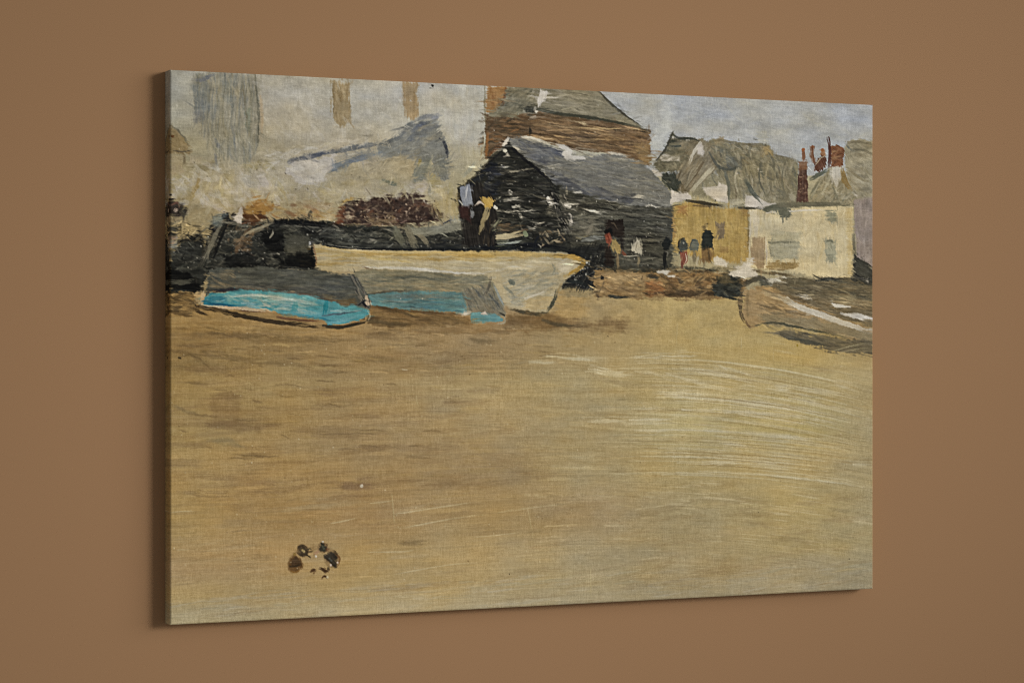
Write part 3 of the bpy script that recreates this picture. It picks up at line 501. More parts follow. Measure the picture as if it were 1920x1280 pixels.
P((122,118,98), [(768,428),(822,424),(850,416),(884,420),(880,430),(840,434),(796,442),(776,440)], .95, 1.6, 1.5, .06, -8); S((60,64,72), 3, [(822,424),(838,416),(850,411)], .9, .15); S((158,156,142), 3, [(846,430),(866,428),(880,424)], .85, .2); P((140,142,134), [(846,408),(860,404),(866,414),(850,422)], .7, 3, 2)
specks((186,180,160), [(385,410),(1000,470)], 110, .4, 1.2); specks((176,168,148), [(319,440),(590,505)], 90, .4, 1.2)
# ---- black mass right of the big bow; people by the shed
P((28,28,26), [(1060,470),(1100,462),(1126,455),(1140,470),(1146,500),(1124,530),(1112,546),(1058,540),(1066,522),(1094,498)], .95, 3, 3, .06, -60); F([(18,20,22),(60,58,50),(90,88,76),(30,30,28)], [(1070,500),(1140,460),(1140,510),(1110,545),(1062,538)], 60, 22, 2.4, -62, 25, .75, .4); S((32,36,34), 6, [(1062,528),(1085,528),(1100,536)], .8, .3); D((186,180,160), [(1094,492),(1100,492),(1088,506),(1092,504)], 1.8); specks((170,166,150), [(1070,480),(1140,545)], 50, .4, 1.1)
# ---- low sea wall of tan and brown stones
P((136,108,66), [(1118,508),(1150,504),(1200,508),(1300,504),(1340,508),(1400,520),(1395,556),(1340,562),(1250,560),(1170,558),(1120,556),(1112,530)], 1, 3, 3, 0, 2, 12)
F([(160,132,86),(150,120,76),(112,86,52)], [(1122,508),(1210,510),(1210,552),(1122,552)], 50, 30, 5, 10, 14, .6, .38); F([(92,68,38),(70,54,34),(130,96,56),(150,114,64),(60,50,36)], [(1210,506),(1345,508),(1345,556),(1210,552)], 120, 20, 5, 0, 50, .65, .38)
F([(60,52,38),(40,40,32),(96,84,60)], [(1130,498),(1370,500),(1370,512),(1130,510)], 60, 40, 3, 2, 5, .75, .35); F([(72,54,32),(58,46,30)], [(1225,545),(1345,545),(1345,558),(1225,558)], 30, 40, 5, 1, 5, .65, .35); P((100,72,42), [(1252,518),(1270,518),(1270,548),(1252,552)], .6, 3, 3); P((136,84,44), [(1212,530),(1240,524),(1246,550),(1214,552)], .6, 5, 3)
P((190,180,160), [(1232,509),(1244,506),(1256,509),(1250,514)], .95, 2, 2); P((188,178,160), [(1250,516),(1267,516),(1266,519),(1252,519)], .9, 1.5, 1); S((48,48,42), 6, [(1212,516),(1230,520),(1238,518)], .8, .2); S((48,46,36), 5, [(1142,554),(1160,557),(1185,557)], .9, .2); P((62,50,36), [(1116,552),(1120,548),(1128,556),(1120,562)], .9, 2, 2); S((90,74,50), 3, [(1126,512),(1132,530),(1122,552)], .7, .25); D((30,30,28), [(1129,521)], 3.4)
P((176,152,108), [(1130,512),(1190,516),(1210,530),(1150,534)], .4, 5, 3, .2)
P((40,42,36), [(1336,530),(1352,516),(1368,512),(1388,520),(1390,548),(1378,560),(1350,560),(1338,552)], .95, 3, 3, .06, 10); F([(24,26,24),(64,66,58),(90,86,66)], [(1340,534),(1388,534),(1386,556),(1344,556)], 30, 18, 3, 0, 40, .7, .4); P((124,104,66), [(1346,512),(1364,510),(1374,530),(1354,532)], .5, 4, 3, .2)
P((190,180,160), [(1366,514),(1384,502),(1400,488),(1412,484),(1408,500),(1420,506),(1420,520),(1394,522)], .95, 2, 2.5, .04); P((188,178,158), [(1338,484),(1344,480),(1364,494),(1362,500),(1342,494)], .9, 2, 2); P((188,180,160), [(1408,512),(1440,522),(1466,518),(1490,516),(1466,526),(1454,540),(1444,538)], .92, 2, 2.5); F([(120,106,74),(150,134,96),(90,78,52)], [(1340,496),(1400,500),(1380,516),(1340,512)], 26, 20, 3, 6, 20, .6, .4)
S((76,70,54), 9, [(1386,536),(1412,526),(1430,520),(1444,532)], .92, .15, .3); P((74,72,58), [(1416,524),(1432,520),(1444,534),(1432,542)], .9, 3, 2, .1); S((90,76,50), 6, [(1410,508),(1445,512),(1498,518)], .85, .22)
# ---- right: mud, timbers and the beached boat
P((108,94,66), [(1440,540),(1466,524),(1510,526),(1560,524),(1604,518),(1640,520),(1640,610),(1560,598),(1494,568),(1444,552)], 1, 4, 3, 0, 6, 12)
F([(74,70,54),(60,58,48),(92,82,60),(130,116,84),(86,76,54)], [(1466,522),(1637,520),(1637,570),(1520,556),(1470,548)], 110, 48, 3, 5, 7, .7, .4); F([(124,104,70),(96,80,52),(148,128,90)], [(1460,545),(1637,565),(1637,604),(1560,596),(1490,566)], 70, 46, 3.2, 12, 8, .65, .4)
P((58,56,46), [(1604,480),(1616,486),(1640,505),(1640,535),(1598,528)], .95, 3, 3, .06, 30); S((36,36,32), 4, [(1600,510),(1616,522),(1637,524)], .9, .2); P((180,168,146), [(1620,524),(1628,520),(1628,528)], .9, 1.5, 1); S((36,38,34), 4, [(1530,526),(1560,524),(1590,526)], .8, .2); P((140,122,92), [(1466,520),(1510,524),(1530,530),(1500,538),(1470,530)], .0)
P((88,80,58), [(1468,524),(1500,522),(1530,532),(1510,538),(1474,534)], .7, 3, 3, .15)
P((184,174,152), [(1490,552),(1512,554),(1522,562),(1506,560)], .9, 2, 2); P((190,182,164), [(1558,567),(1576,572),(1594,576),(1566,576)], .95, 1.8, 1.5); P((190,182,166), [(1576,588),(1610,590),(1640,596),(1640,601),(1600,596)], .95, 1.8, 1.5); P((150,136,100), [(1566,558),(1604,556),(1604,574),(1580,572)], .6, 4, 3)
P((154,126,82), [(1396,545),(1420,538),(1450,540),(1476,556),(1560,592),(1640,618),(1640,646),(1530,616),(1430,606),(1404,613),(1394,590)], 1, 2.5, 2, 0, 16, 9)
F([(168,142,98),(134,110,74),(120,104,74),(160,132,86)], [(1410,550),(1470,560),(1637,620),(1637,642),(1530,614),(1420,600)], 90, 46, 3.4, 16, 7, .6, .4); P((124,112,82), [(1420,592),(1450,586),(1560,606),(1640,622),(1640,644),(1540,618),(1440,606)], .7, 4, 3, .15, 14)
S((186,174,148), 11, [(1460,556),(1478,566),(1500,576),(1560,598),(1616,617),(1642,622)], .95, .12, .2, 1.2); S((172,154,116), 9, [(1430,548),(1460,558),(1490,570)], .6, .35); S((92,76,50), 6, [(1474,554),(1500,564),(1530,572)], .7, .3); S((96,80,54), 5, [(1420,570),(1460,580),(1520,592)], .6, .35)
S((84,70,46), 8, [(1392,545),(1388,565),(1390,592),(1398,606)], .92, .14, .3); S((108,84,54), 5, [(1398,602),(1404,612),(1410,614)], .9, .15); S((120,100,64), 5, [(1404,545),(1400,575),(1404,598)], .6, .3)
P((96,86,64), [(1446,627),(1477,617),(1520,626),(1560,634),(1640,640),(1640,668),(1559,655),(1498,641)], .95, 3, 3, .06, 10); F([(66,60,46),(108,96,70),(80,72,54),(124,110,78),(96,86,60)], [(1450,626),(1480,620),(1637,642),(1637,664),(1560,652),(1500,638)], 70, 46, 3, 10, 9, .7, .42); S((60,60,50), 8, [(1480,634),(1520,642),(1552,648)], .7, .3)
S((56,56,42), 4, [(1416,610),(1452,605),(1490,612),(1540,622),(1586,632)], .85, .22); S((150,138,102), 1.8, [(1560,658),(1600,648),(1637,642)], .8, .25); S((144,130,94), 1.8, [(1570,662),(1610,654),(1637,652)], .7, .25); D((150,124,40), [(1495,648)], 2)
# ---- big pale boat
P((166,150,112), [(586,455),(604,461),(647,467),(713,470),(779,471),(960,471),(1020,471),(1060,474),(1084,481),(1097,490),(1078,512),(1060,524),(1046,546),(1038,575),(1024,589),(980,582),(945,574),(900,520),(700,512),(596,506),(590,480)], 1, 1.8, 1.2, 0, 1, 7, ln=50)
F([(182,156,88),(154,124,62),(176,150,96),(160,132,72)], [(590,458),(650,468),(960,472),(1050,476),(1050,486),(900,490),(700,492),(594,500)], 120, 60, 3, 1, 4, .6, .42); F([(184,170,134),(176,160,118),(190,178,146),(164,148,110)], [(700,490),(900,486),(1060,484),(1050,520),(940,512),(720,504)], 120, 60, 3, 1, 4, .6, .4)
S((166,130,58), 6, [(660,474),(720,476),(830,477)], .7, .28, soft=2.5); S((172,140,70), 9, [(830,476),(930,476),(1010,477),(1050,480)], .7, .25); S((186,174,146), 3, [(650,468),(700,470),(756,471)], .8, .25)
F([(120,116,96),(136,132,112),(108,106,88)], [(940,520),(1040,505),(1034,560),(970,570)], 40, 30, 3.4, -20, 16, .6, .42); F([(166,158,134),(144,138,116),(174,160,124),(154,148,124),(128,126,108)], [(935,510),(1048,498),(1046,545),(1026,584),(960,574)], 130, 34, 4, -12, 14, .6, .38); P((176,148,94), [(990,560),(1036,556),(1028,584),(984,578)], .6, 5, 3, .15)
S((192,182,158), 4, [(984,560),(1004,553),(1030,542)], .85, .22); S((186,178,156), 3, [(930,508),(960,500),(1030,500)], .6, .3); D((92,96,84), [(958,528),(962,530)], 4, .8); S((104,106,92), 5, [(945,536),(958,548),(964,558)], .7, .28); S((118,118,100), 4, [(1036,494),(1040,506),(1034,516)], .6, .3)
S((162,126,54), 9, [(1040,480),(1066,481),(1084,485),(1095,491),(1084,505),(1060,520)], .92, .14, .2); P((188,174,142), [(1042,494),(1060,488),(1074,494),(1064,508),(1050,512)], .85, 3, 2.5, .15, -30); S((120,98,56), 3, [(1030,478),(1050,480),(1080,486)], .5, .3)
S((188,180,160), 3.4, [(682,501),(706,502),(731,501),(779,503),(830,509),(866,513),(910,513),(945,507)], .9, .18); S((96,72,46), 3, [(680,500),(694,505),(712,508)], .8, .2)
S((62,62,48), 7, [(1044,545),(1040,560),(1032,575),(1024,586)], .9, .18); S((58,56,42), 7, [(1026,588),(1000,589),(976,584),(950,578)], .85, .2); S((150,128,84), 3, [(1056,526),(1046,544),(1040,556)], .7, .25); S((124,86,54), 3, [(587,458),(592,480),(594,506)], .7, .2)
# sand just under the boats
F([(150,116,62),(168,136,80),(128,98,52)], [(319,592),(400,595),(560,615),(690,612),(690,632),(319,620)], 70, 70, 4, 3, 5, .55, .42); P((160,126,72), [(352,598),(362,592),(380,600),(370,612),(354,612)], .5, 4, 3)
F([(130,100,58),(150,120,72),(108,84,50)], [(690,600),(950,600),(1110,575),(1110,620),(690,630)], 80, 60, 5, 0, 8, .5, .42); P((166,134,78), [(1050,556),(1094,556),(1100,590),(1070,604),(1034,596)], .75, 6, 4, .12); P((112,86,48), [(950,590),(1030,592),(1080,600),(1050,612),(960,612)], .6, 7, 4, .2); S((74,64,40), 6, [(1024,606),(1060,612),(1100,612)], .6, .3); P((126,110,74), [(1058,542),(1110,545),(1108,556),(1060,556)], .6, 4, 3, .2); S((120,92,50), 6, [(1024,594),(1032,600),(1036,606)], .7, .25)
S((190,180,152), 2, [(654,530),(662,522)], .8); S((186,176,146), 2, [(795,520),(820,514),(836,510)], .7, .2); S((186,176,146), 1.6, [(740,532),(750,528),(760,524)], .6, .2)
for q in [(553,1057,11,40),(568,1032,8,34),(606,1026,8,34),(622,1047,12,48),(612,1068,5,8),(588,1070,4,6)]:
    for k in range(q[3]//2):
        an = rnd.uniform(0, 6.28); rr = q[2]*rnd.uniform(.2, 1)**.6
        D(rnd.choice([(58,42,26),(76,54,32),(92,66,38),(48,38,26),(110,82,48)]), [(q[0]+rr*math.cos(an), q[1]+rr*math.sin(an))], rnd.uniform(.9, 2.6), rnd.uniform(.4, .8))
specks((196,188,168), [(330,150),(900,420)], 60, .5, 1.1, .6); specks((190,182,166), [(920,180),(1600,380)], 90, .5, 1.2, .8); specks((70,60,44), [(330,300),(880,420)], 60, .5, 1.3, .6)

# ---- scumbling: drag neighbouring paint about so that edges break up and patches mix
def shifted(dx, dy):
    x = np.clip(XX-.5+dx, 0, NU-1.001); y = np.clip(YY-.5+dy, 0, NV-1.001)
    i = x.astype(int); j = y.astype(int); fx = (x-i)[..., None]; fy = (y-j)[..., None]
    return (PIC[j, i]*(1-fx)+PIC[j, i+1]*fx)*(1-fy)+(PIC[j+1, i]*(1-fx)+PIC[j+1, i+1]*fx)*fy
UP = np.clip((430-YY)/90, 0, 1)                       # the busy upper half of the picture
n1 = fb(XX/14, YY/7, 801)-.5; n2 = fb(XX/14, YY/7, 802)-.5
PIC[:] = shifted((n1*2+(vn(XX/3, YY/2.2, 803)-.5)*1.1)*UP, (n2*1.6+(vn(XX/3, YY/2.2, 804)-.5)*1.1)*UP)
m = (sst(.6, .74, fb(XX/9, YY/2.6, 805))*.42*UP)[..., None]
PIC[:] = PIC*(1-m)+shifted((fb(XX/18, YY/9, 806)-.5)*26, (fb(XX/18, YY/9, 807)-.5)*12)*m
def smear(n, x0, y0, x1, y1, ang, jit, ln, w, a=.55, dry=.5, cj=9, lf=0):
    for _ in range(n):
        x = rnd.uniform(x0, x1); y = rnd.uniform(y0, y1)
        px, py = SK([(x, y)])[0]; px += rnd.gauss(0, 2.5); py += rnd.gauss(0, 2.5)
        i, j = int(px), int(py)
        if not (0 <= i < NU and 0 <= j < NV): continue
        t = math.radians(ang+rnd.gauss(0, jit)); l = rnd.uniform(.4, 1.3)*ln*rnd.choice((-1, 1))
        c = PIC[j, i]*(1+rnd.choice((-1, 1))*rnd.uniform(.3, 1)*lf)+rnd.uniform(-cj, cj)
        q = np.array([[px, py], [px+math.cos(t)*l*.5+rnd.uniform(-1, 1), py+math.sin(t)*l*.5+rnd.uniform(-1, 1)], [px+math.cos(t)*l, py+math.sin(t)*l]])
        stroke(q, w*rnd.uniform(.5, 1.4), c, a*rnd.uniform(.5, 1), dry, .6, .8, .9, 12)
F([(98,98,84),(150,144,122),(116,112,92),(108,112,110),(164,156,132)], [(364,138),(484,140),(485,262),(466,308),(430,304),(388,282),(366,210)], 150, 46, 1.8, 91, 6, .38, .42, 6, 4, 3)
smear(420, 320, 140, 910, 330, 80, 35, 20, 4); smear(420, 320, 300, 880, 420, 20, 60, 16, 4)
smear(520, 880, 280, 1260, 500, 4, 14, 20, 2.4, .65); smear(420, 320, 400, 1000, 456, 2, 22, 20, 2.6, .6); smear(140, 320, 440, 580, 506, 2, 22, 20, 2.6, .6)
smear(260, 935, 172, 1190, 300, 4, 12, 22, 2.4); smear(260, 1235, 275, 1637, 385, 50, 45, 14, 2.6, .6)
smear(300, 1258, 385, 1637, 520, 80, 30, 14, 3); smear(300, 1110, 480, 1637, 650, 5, 14, 22, 2.6, .6)
smear(240, 380, 512, 1080, 606, 4, 8, 22, 2.4, .5); smear(260, 1130, 175, 1637, 265, 8, 40, 26, 5, .35)
# crisp dry-brush flecks of lighter and darker paint on top
CR = dict(a=.8, dry=.32, cj=5)
smear(200, 320, 300, 880, 420, 30, 60, 16, 3, lf=.09, **CR); smear(520, 320, 415, 1010, 455, 4, 30, 14, 2.2, lf=.65, **CR); smear(130, 320, 450, 580, 500, 4, 40, 13, 2.4, lf=.6, **CR)
smear(480, 900, 310, 1060, 460, 3, 10, 16, 2, lf=.6, **CR); smear(420, 1050, 370, 1256, 500, 3, 8, 20, 2, lf=.42, **CR); smear(160, 970, 275, 1250, 365, 8, 8, 26, 2.2, lf=.22, **CR)
smear(200, 940, 225, 1200, 290, 5, 6, 26, 2, lf=.36, **CR); smear(110, 920, 168, 1110, 222, 3, 8, 26, 2, lf=.22, **CR)
smear(150, 1240, 290, 1637, 380, 30, 50, 14, 2.6, lf=.24, **CR); smear(160, 1258, 390, 1637, 510, 84, 20, 12, 2.6, lf=.1, **CR)
smear(200, 1116, 505, 1390, 555, 6, 16, 16, 2.4, lf=.4, **CR); smear(220, 1440, 522, 1637, 590, 8, 7, 26, 2, lf=.35, **CR); smear(70, 1400, 560, 1637, 635, 14, 5, 28, 2.2, lf=.15, **CR)
smear(130, 600, 475, 1060, 505, 2, 5, 30, 2, lf=.1, **CR)
smear(110, 680, 235, 845, 335, -25, 20, 18, 2.6, lf=.16, **CR); smear(260, 320, 612, 1100, 700, 3, 6, 26, 2.2, lf=.14, **CR)
smear(400, 320, 680, 1637, 1120, 0, 3, 40, 1.6, lf=.09, **CR)
# ---- second sitting: crisp touches laid over the dry, scumbled ground
FRAY = 3
P((122,110,84), [(1270,264),(1318,260),(1330,266),(1345,316),(1292,364),(1266,330),(1290,296)], .9, 3, 2, 0, -50); F([(150,138,108),(88,76,54),(128,112,82),(104,96,76)], [(1272,268),(1330,268),(1342,314),(1290,362),(1268,330)], 46, 24, 3.4, -52, 16, .7, .38)
# chimneys
P((86,62,50), [(1498,312),(1513,310),(1516,379),(1494,379)], 1, 1.5, 1.5, .05, 90, 14); F([(72,48,38),(136,106,82),(104,72,54)], [(1499,306),(1513,306),(1514,378),(1497,378)], 46, 9, 2.6, 20, 70, .75, .35); P((128,90,60), [(1499,302),(1513,302),(1513,318),(1498,318)], .85, 2, 2)
S((124,84,58), 6, [(1506,280),(1507,292),(1506,306)], .95, .12, .2); D((146,90,54), [(1506,281),(1523,276),(1542,282)], 3.2); P((120,82,58), [(1519,274),(1527,275),(1526,290),(1532,304),(1524,308),(1519,294)], .95, 2, 2, .1, 80, 16)
P((92,56,38), [(1545,288),(1550,296),(1549,314),(1536,322),(1528,322),(1528,306)], .92, 2, 3, .16, 60, 18); P((148,98,58), [(1538,282),(1547,282),(1549,292),(1540,292)], .8, 2, 2); S((176,160,130), 2, [(1530,308),(1540,296),(1550,292)], .8, .2)
P((122,80,52), [(1557,276),(1570,272),(1583,278),(1581,300),(1578,314),(1558,314)], 1, 1.5, 2, .05, 30, 12); F([(84,52,36),(150,112,74),(116,74,48)], [(1558,276),(1582,278),(1578,312),(1560,312)], 26, 18, 3, -28, 30, .7, .35)
S((80,46,36), 7, [(1553,260),(1556,282),(1554,314)], .95, .12, .2)
S((70,68,56), 3.4, [(1230,301),(1248,280),(1262,247)], .9, .15); S((58,60,50), 4, [(1262,252),(1272,259),(1298,260),(1314,266)], .8, .2)
S((104,94,68), 4.5, [(1324,270),(1345,263),(1392,270),(1442,270)], .75, .25); S((108,100,76), 3.5, [(1450,291),(1475,296),(1497,302)], .75, .25); S((150,128,84), 6, [(1428,276),(1438,280),(1448,288)], .7, .25)
S((170,160,130), 8, [(1337,314),(1315,337),(1292,364)], .85, .18); S((182,174,154), 6, [(1313,268),(1300,288),(1290,312)], .85, .2); S((92,78,54), 6, [(1318,306),(1300,332),(1282,356)], .8, .25); S((152,142,114), 4, [(1308,318),(1296,336),(1286,352)], .7, .25)
P((186,176,160), [(1306,276),(1316,268),(1321,286),(1318,294),(1308,290)], .9, 2, 1.2); P((182,173,154), [(1237,297),(1250,289),(1262,295),(1274,294),(1274,301),(1240,301)], .9, 2, 1.2, .1)
P((188,177,158), [(1318,353),(1345,352),(1348,346),(1362,348),(1364,380),(1345,377),(1326,366)], .9, 2, 2, .06); P((190,179,162), [(1260,358),(1270,362),(1290,362),(1296,372),(1282,374),(1258,382)], .92, 2, 1.5); P((190,179,160), [(1399,368),(1412,367),(1440,381),(1454,382),(1430,391),(1396,389)], .92, 2, 1.5)
F([(146,134,104),(106,98,74),(128,116,86),(160,150,122),(92,88,70)], [(1334,270),(1440,272),(1452,294),(1494,304),(1496,376),(1430,378),(1400,362),(1366,372),(1346,318)], 150, 17, 4.6, 60, 60, .62, .3); F([(160,150,122),(120,112,86),(140,128,98)], [(1516,376),(1560,318),(1600,360),(1600,378)], 46, 15, 4.2, -30, 60, .6, .32); F([(138,126,98),(112,104,82),(156,146,118)], [(1588,270),(1637,270),(1637,372),(1600,366)], 50, 18, 5, 20, 40, .55, .32); F([(122,114,90),(84,80,64),(106,98,76)], [(1234,300),(1262,262),(1310,264),(1282,316),(1240,320)], 44, 16, 4, 0, 25, .6, .32)
for c, w, p in [((86,88,74), 8, [(1399,338),(1412,362),(1430,382)]), ((96,96,80), 6, [(1360,322),(1366,350),(1367,376)]), ((164,154,124), 4, [(1385,310),(1378,336),(1384,364)]), ((84,84,72), 5, [(1330,286),(1347,312),(1368,317),(1388,312)]), ((146,134,102), 4, [(1440,305),(1436,340),(1450,374)]), ((104,98,76), 4, [(1470,308),(1466,340),(1476,376)]), ((92,90,74), 4, [(1426,306),(1424,340),(1440,370)]),
    ((150,142,114), 5, [(1546,326),(1532,350),(1518,376)]), ((112,108,84), 4, [(1538,334),(1528,352),(1516,370)]), ((160,152,124), 5, [(1560,322),(1548,350),(1536,378)]), ((118,112,86), 4, [(1560,346),(1566,362),(1572,378)]), ((154,146,118), 5, [(1578,330),(1590,350),(1606,370)]), ((92,94,78), 7, [(1520,337),(1538,326),(1556,317)]), ((130,106,60), 9, [(1579,318),(1585,342),(1596,356)]), ((112,104,82), 5, [(1590,268),(1612,266),(1637,272)]), ((104,98,78), 4, [(1596,280),(1618,282),(1637,290)]), ((126,114,84), 5, [(1594,320),(1612,334),(1637,344)])]:
    S(c, w, p, .8, .24)
P((186,178,160), [(1559,316),(1576,314),(1576,334),(1568,350),(1560,340)], .85, 3, 2, .12, 80)
S((66,58,40), 5, [(1287,376),(1320,381),(1358,386)], .9, .15); S((100,94,72), 7, [(1452,386),(1520,383),(1600,384)], .85, .2); S((70,64,48), 4, [(1384,390),(1412,391),(1430,389)], .8, .2); S((198,188,164), 3, [(1480,396),(1510,394),(1545,394)], .7, .25)
S((62,60,46), 5, [(1006,205),(1048,214),(1097,219),(1157,230),(1206,241)], .8, .25); S((70,66,52), 3, [(1122,171),(1148,196),(1178,220),(1208,240)], .85, .15); P((190,182,168), [(1013,167),(1027,174),(1018,190),(1007,203),(1007,186)], .85, 2, 2, .15, 100)
P((192,184,168), [(1042,271),(1062,274),(1074,283),(1072,290),(1095,293),(1097,298),(1060,297),(1054,290),(1060,282)], .92, 1.6, 1.2, 0, 0, 5); S((188,180,162), 4, [(980,257),(998,259),(1014,265),(1030,270)], .9, .12); S((22,22,24), 5, [(960,278),(982,298),(1010,320),(1036,346)], .8, .2)
S((190,180,162), 5, [(943,272),(948,266),(953,259)], .9, .1, .2)
F([(190,183,166),(184,174,152),(176,164,134)], [(480,285),(640,262),(720,256),(700,268),(620,284),(545,296),(500,330)], 46, 26, 6, -15, 30, .6, .34); F([(190,181,162),(182,170,146)], [(540,312),(620,296),(605,336),(570,346)], 22, 24, 7, 0, 50, .65, .3)
F([(186,176,156),(178,162,120),(188,180,160),(164,150,112)], [(322,330),(520,325),(530,365),(640,352),(850,345),(850,372),(640,376),(430,392),(330,385)], 80, 22, 6.5, 10, 70, .5, .34); F([(150,116,58),(128,84,48),(166,136,80),(108,72,44)], [(460,400),(520,382),(640,385),(640,412),(520,412)], 26, 18, 5, 5, 25, .5, .36); F([(168,152,112),(150,132,84)], [(800,385),(862,350),(866,412),(815,412)], 22, 26, 6, 85, 20, .5, .34)
F([(92,97,102),(104,106,104),(84,86,84)], [(735,262),(760,242),(800,226),(826,222),(820,246),(780,268)], 26, 18, 5, -25, 25, .6, .32)
# dark jumble at the left: separate black holes, planks, brown and cream rags
F([(112,88,58),(96,74,50),(128,104,74)], [(436,428),(478,424),(476,456),(440,470)], 16, 18, 6, -20, 40, .65, .35); P((14,14,13), [(490,438),(514,432),(532,440),(530,470),(500,468)], .85, 3, 2.5, .15); P((13,13,12), [(540,478),(584,470),(590,500),(520,503)], .8, 3, 2.5, .15); P((16,16,15), [(420,478),(470,474),(490,500),(430,504)], .7, 4, 3, .2); P((74,71,57), [(534,442),(580,441),(578,474),(538,478)], .8, 3, 2, .15)
S((150,138,108), 5, [(458,440),(484,428),(512,418)], .75, .3); S((134,126,104), 4, [(412,416),(440,420),(470,428)], .6, .35); S((112,106,86), 7, [(416,416),(402,446),(386,482),(378,500)], .75, .25); S((20,20,18), 5, [(424,422),(410,458),(398,492)], .85, .2); S((140,132,110), 3, [(506,446),(511,438),(513,430)], .8, .2); P((118,124,112), [(398,410),(424,400),(418,412),(402,430)], .55, 4, 3, .25); P((15,15,13), [(318,500),(364,518),(378,545),(360,548),(316,535)], .8, 4, 3); S((86,84,70), 8, [(318,528),(345,529),(366,525)], .7, .25)
P((186,172,150), [(437,414),(446,400),(453,390),(456,404),(452,418)], .92, 2, 1.5); S((168,150,112), 9, [(352,398),(372,370),(392,345)], .5, .35, soft=3); S((172,158,124), 8, [(380,410),(398,380),(412,350)], .45, .35, soft=3); S((150,128,84), 7, [(345,420),(362,400),(378,392)], .5, .35, soft=3)
S((94,92,74), 12, [(742,430),(748,444),(758,460)], .85, .15, .25); S((106,100,80), 12, [(764,428),(770,444),(780,464)], .85, .15, .25); S((114,106,84), 8, [(786,440),(796,450),(803,460)], .85, .15, .25); P((126,122,102), [(768,428),(822,424),(850,416),(884,420),(880,430),(840,434),(796,442),(776,440)], .85, 1.6, 1.5, .12, -8)
# bright planks, barrels and a man in yellow in front of the shed
F([(96,76,52),(60,50,36),(110,92,64)], [(926,416),(990,420),(988,436),(926,440)], 24, 24, 3, 0, 10, .7, .4); S((170,154,114), 10, [(922,446),(950,443),(982,437)], .95, .1, .15); D((112,118,88), [(984,437),(986,440)], 4); S((150,152,134), 4, [(934,458),(960,455),(984,452)], .9, .2); S((130,128,96), 6, [(925,452),(940,454),(958,452)], .5, .3); S((112,116,84), 4, [(920,464),(950,462),(978,458)], .6, .35)
F([(110,92,66),(66,58,44),(150,134,104),(30,30,28)], [(1010,432),(1040,426),(1062,440),(1056,462),(1010,462)], 50, 14, 3, 10, 60, .8, .35); S((24,26,30), 5, [(1002,470),(1004,452),(1014,438)], .85, .2); S((150,146,130), 2, [(1008,458),(1014,462),(1012,468)], .8, .1)
P((36,32,28), [(862,352),(900,344),(930,372),(930,460),(868,460)], .9, 4, 3, .12, 80)
P((136,140,148), [(864,352),(880,344),(886,356),(884,384),(872,388),(864,370)], .95, 2.5, 2.5, .1, 75); S((176,176,176), 3, [(876,350),(874,364),(872,376)], .8, .3); S((120,122,128), 7, [(884,392),(886,402),(882,408)], .8, .2); P((60,36,32), [(862,388),(880,388),(884,420),(862,404)], .8, 3, 2); S((180,176,166), 3, [(860,376),(866,382),(868,390)], .85, .15)
P((176,142,66), [(903,372),(918,368),(928,376),(924,390),(908,396)], .95, 2.5, 2.5, .08, 60); S((184,168,150), 4, [(892,386),(900,379),(908,384)], .9, .15); D((184,176,158), [(928,388),(931,390)], 2.4); S((134,120,84), 13, [(914,394),(908,412),(900,436)], .95, .1, .35); P((26,24,22), [(886,392),(900,386),(900,420),(890,420)], .85, 3, 2); F([(24,22,20),(54,46,34)], [(906,420),(926,400),(930,464),(906,464)], 24, 24, 4, 82, 14, .8, .3)
F([(120,118,92),(64,58,44),(150,140,110)], [(918,412),(940,412),(938,432),(920,432)], 22, 10, 3, -40, 40, .7, .35)
P((36,28,22), [(1133,420),(1140,413),(1168,414),(1171,436),(1160,446),(1136,440)], .95, 2.5, 3, .08); P((10,10,10), [(1133,430),(1146,426),(1148,438),(1136,440)], .9, 2, 2); S((92,78,58), 3, [(1146,418),(1152,420),(1158,430)], .6, .2); P((132,66,44), [(1135,440),(1143,436),(1149,448),(1144,460),(1137,456)], 1, 1.6, 1.5, .05); S((104,40,24), 3, [(1138,438),(1142,448),(1142,458)], .7, .2)
P((152,128,74), [(1147,450),(1156,448),(1163,462),(1164,476),(1154,478),(1147,464)], .95, 2, 2, .08, 60); S((110,66,46), 5, [(1164,470),(1170,476),(1176,480)], .9, .15); S((124,106,74), 6, [(1157,478),(1158,492),(1160,506)], .9, .2, .3); P((34,26,20), [(1134,462),(1148,466),(1152,500),(1136,498)], .85, 3, 2.5); P((30,24,20), [(1158,440),(1170,440),(1170,470),(1164,468)], .7, 3, 2); S((140,134,114), 2, [(1170,480),(1185,480),(1206,478)], .9, .15)
P((166,158,136), [(1184,470),(1188,452),(1194,446),(1200,450),(1205,464),(1204,476),(1190,474)], 1, 2, 2, .04, 80); S((120,112,92), 2, [(1194,454),(1193,464),(1190,472)], .6, .2); S((128,114,84), 6, [(1196,480),(1198,488),(1196,497)], .9, .2, .3)
P((26,28,26), [(1240,456),(1248,445),(1257,454),(1256,468),(1244,468)], .95, 2, 2); S((26,26,24), 7, [(1248,466),(1246,484),(1248,506)], .92, .12, .3); S((120,116,104), 2, [(1246,470),(1252,474),(1250,482)], .7, .2)
P((62,64,58), [(1271,464),(1276,450),(1283,446),(1290,458),(1288,470),(1274,474)], .95, 2, 2, .08); D((120,118,104), [(1282,456)], 1.5); S((28,28,24), 3, [(1271,468),(1274,452),(1284,446)], .8, .15); P((128,70,54), [(1277,474),(1287,472),(1288,490),(1278,498)], .92, 2, 2, .12, 80); S((190,176,150), 2.4, [(1285,476),(1287,486),(1284,494)], .8, .2); S((104,58,44), 4, [(1279,494),(1279,502),(1277,506)], .85, .15)
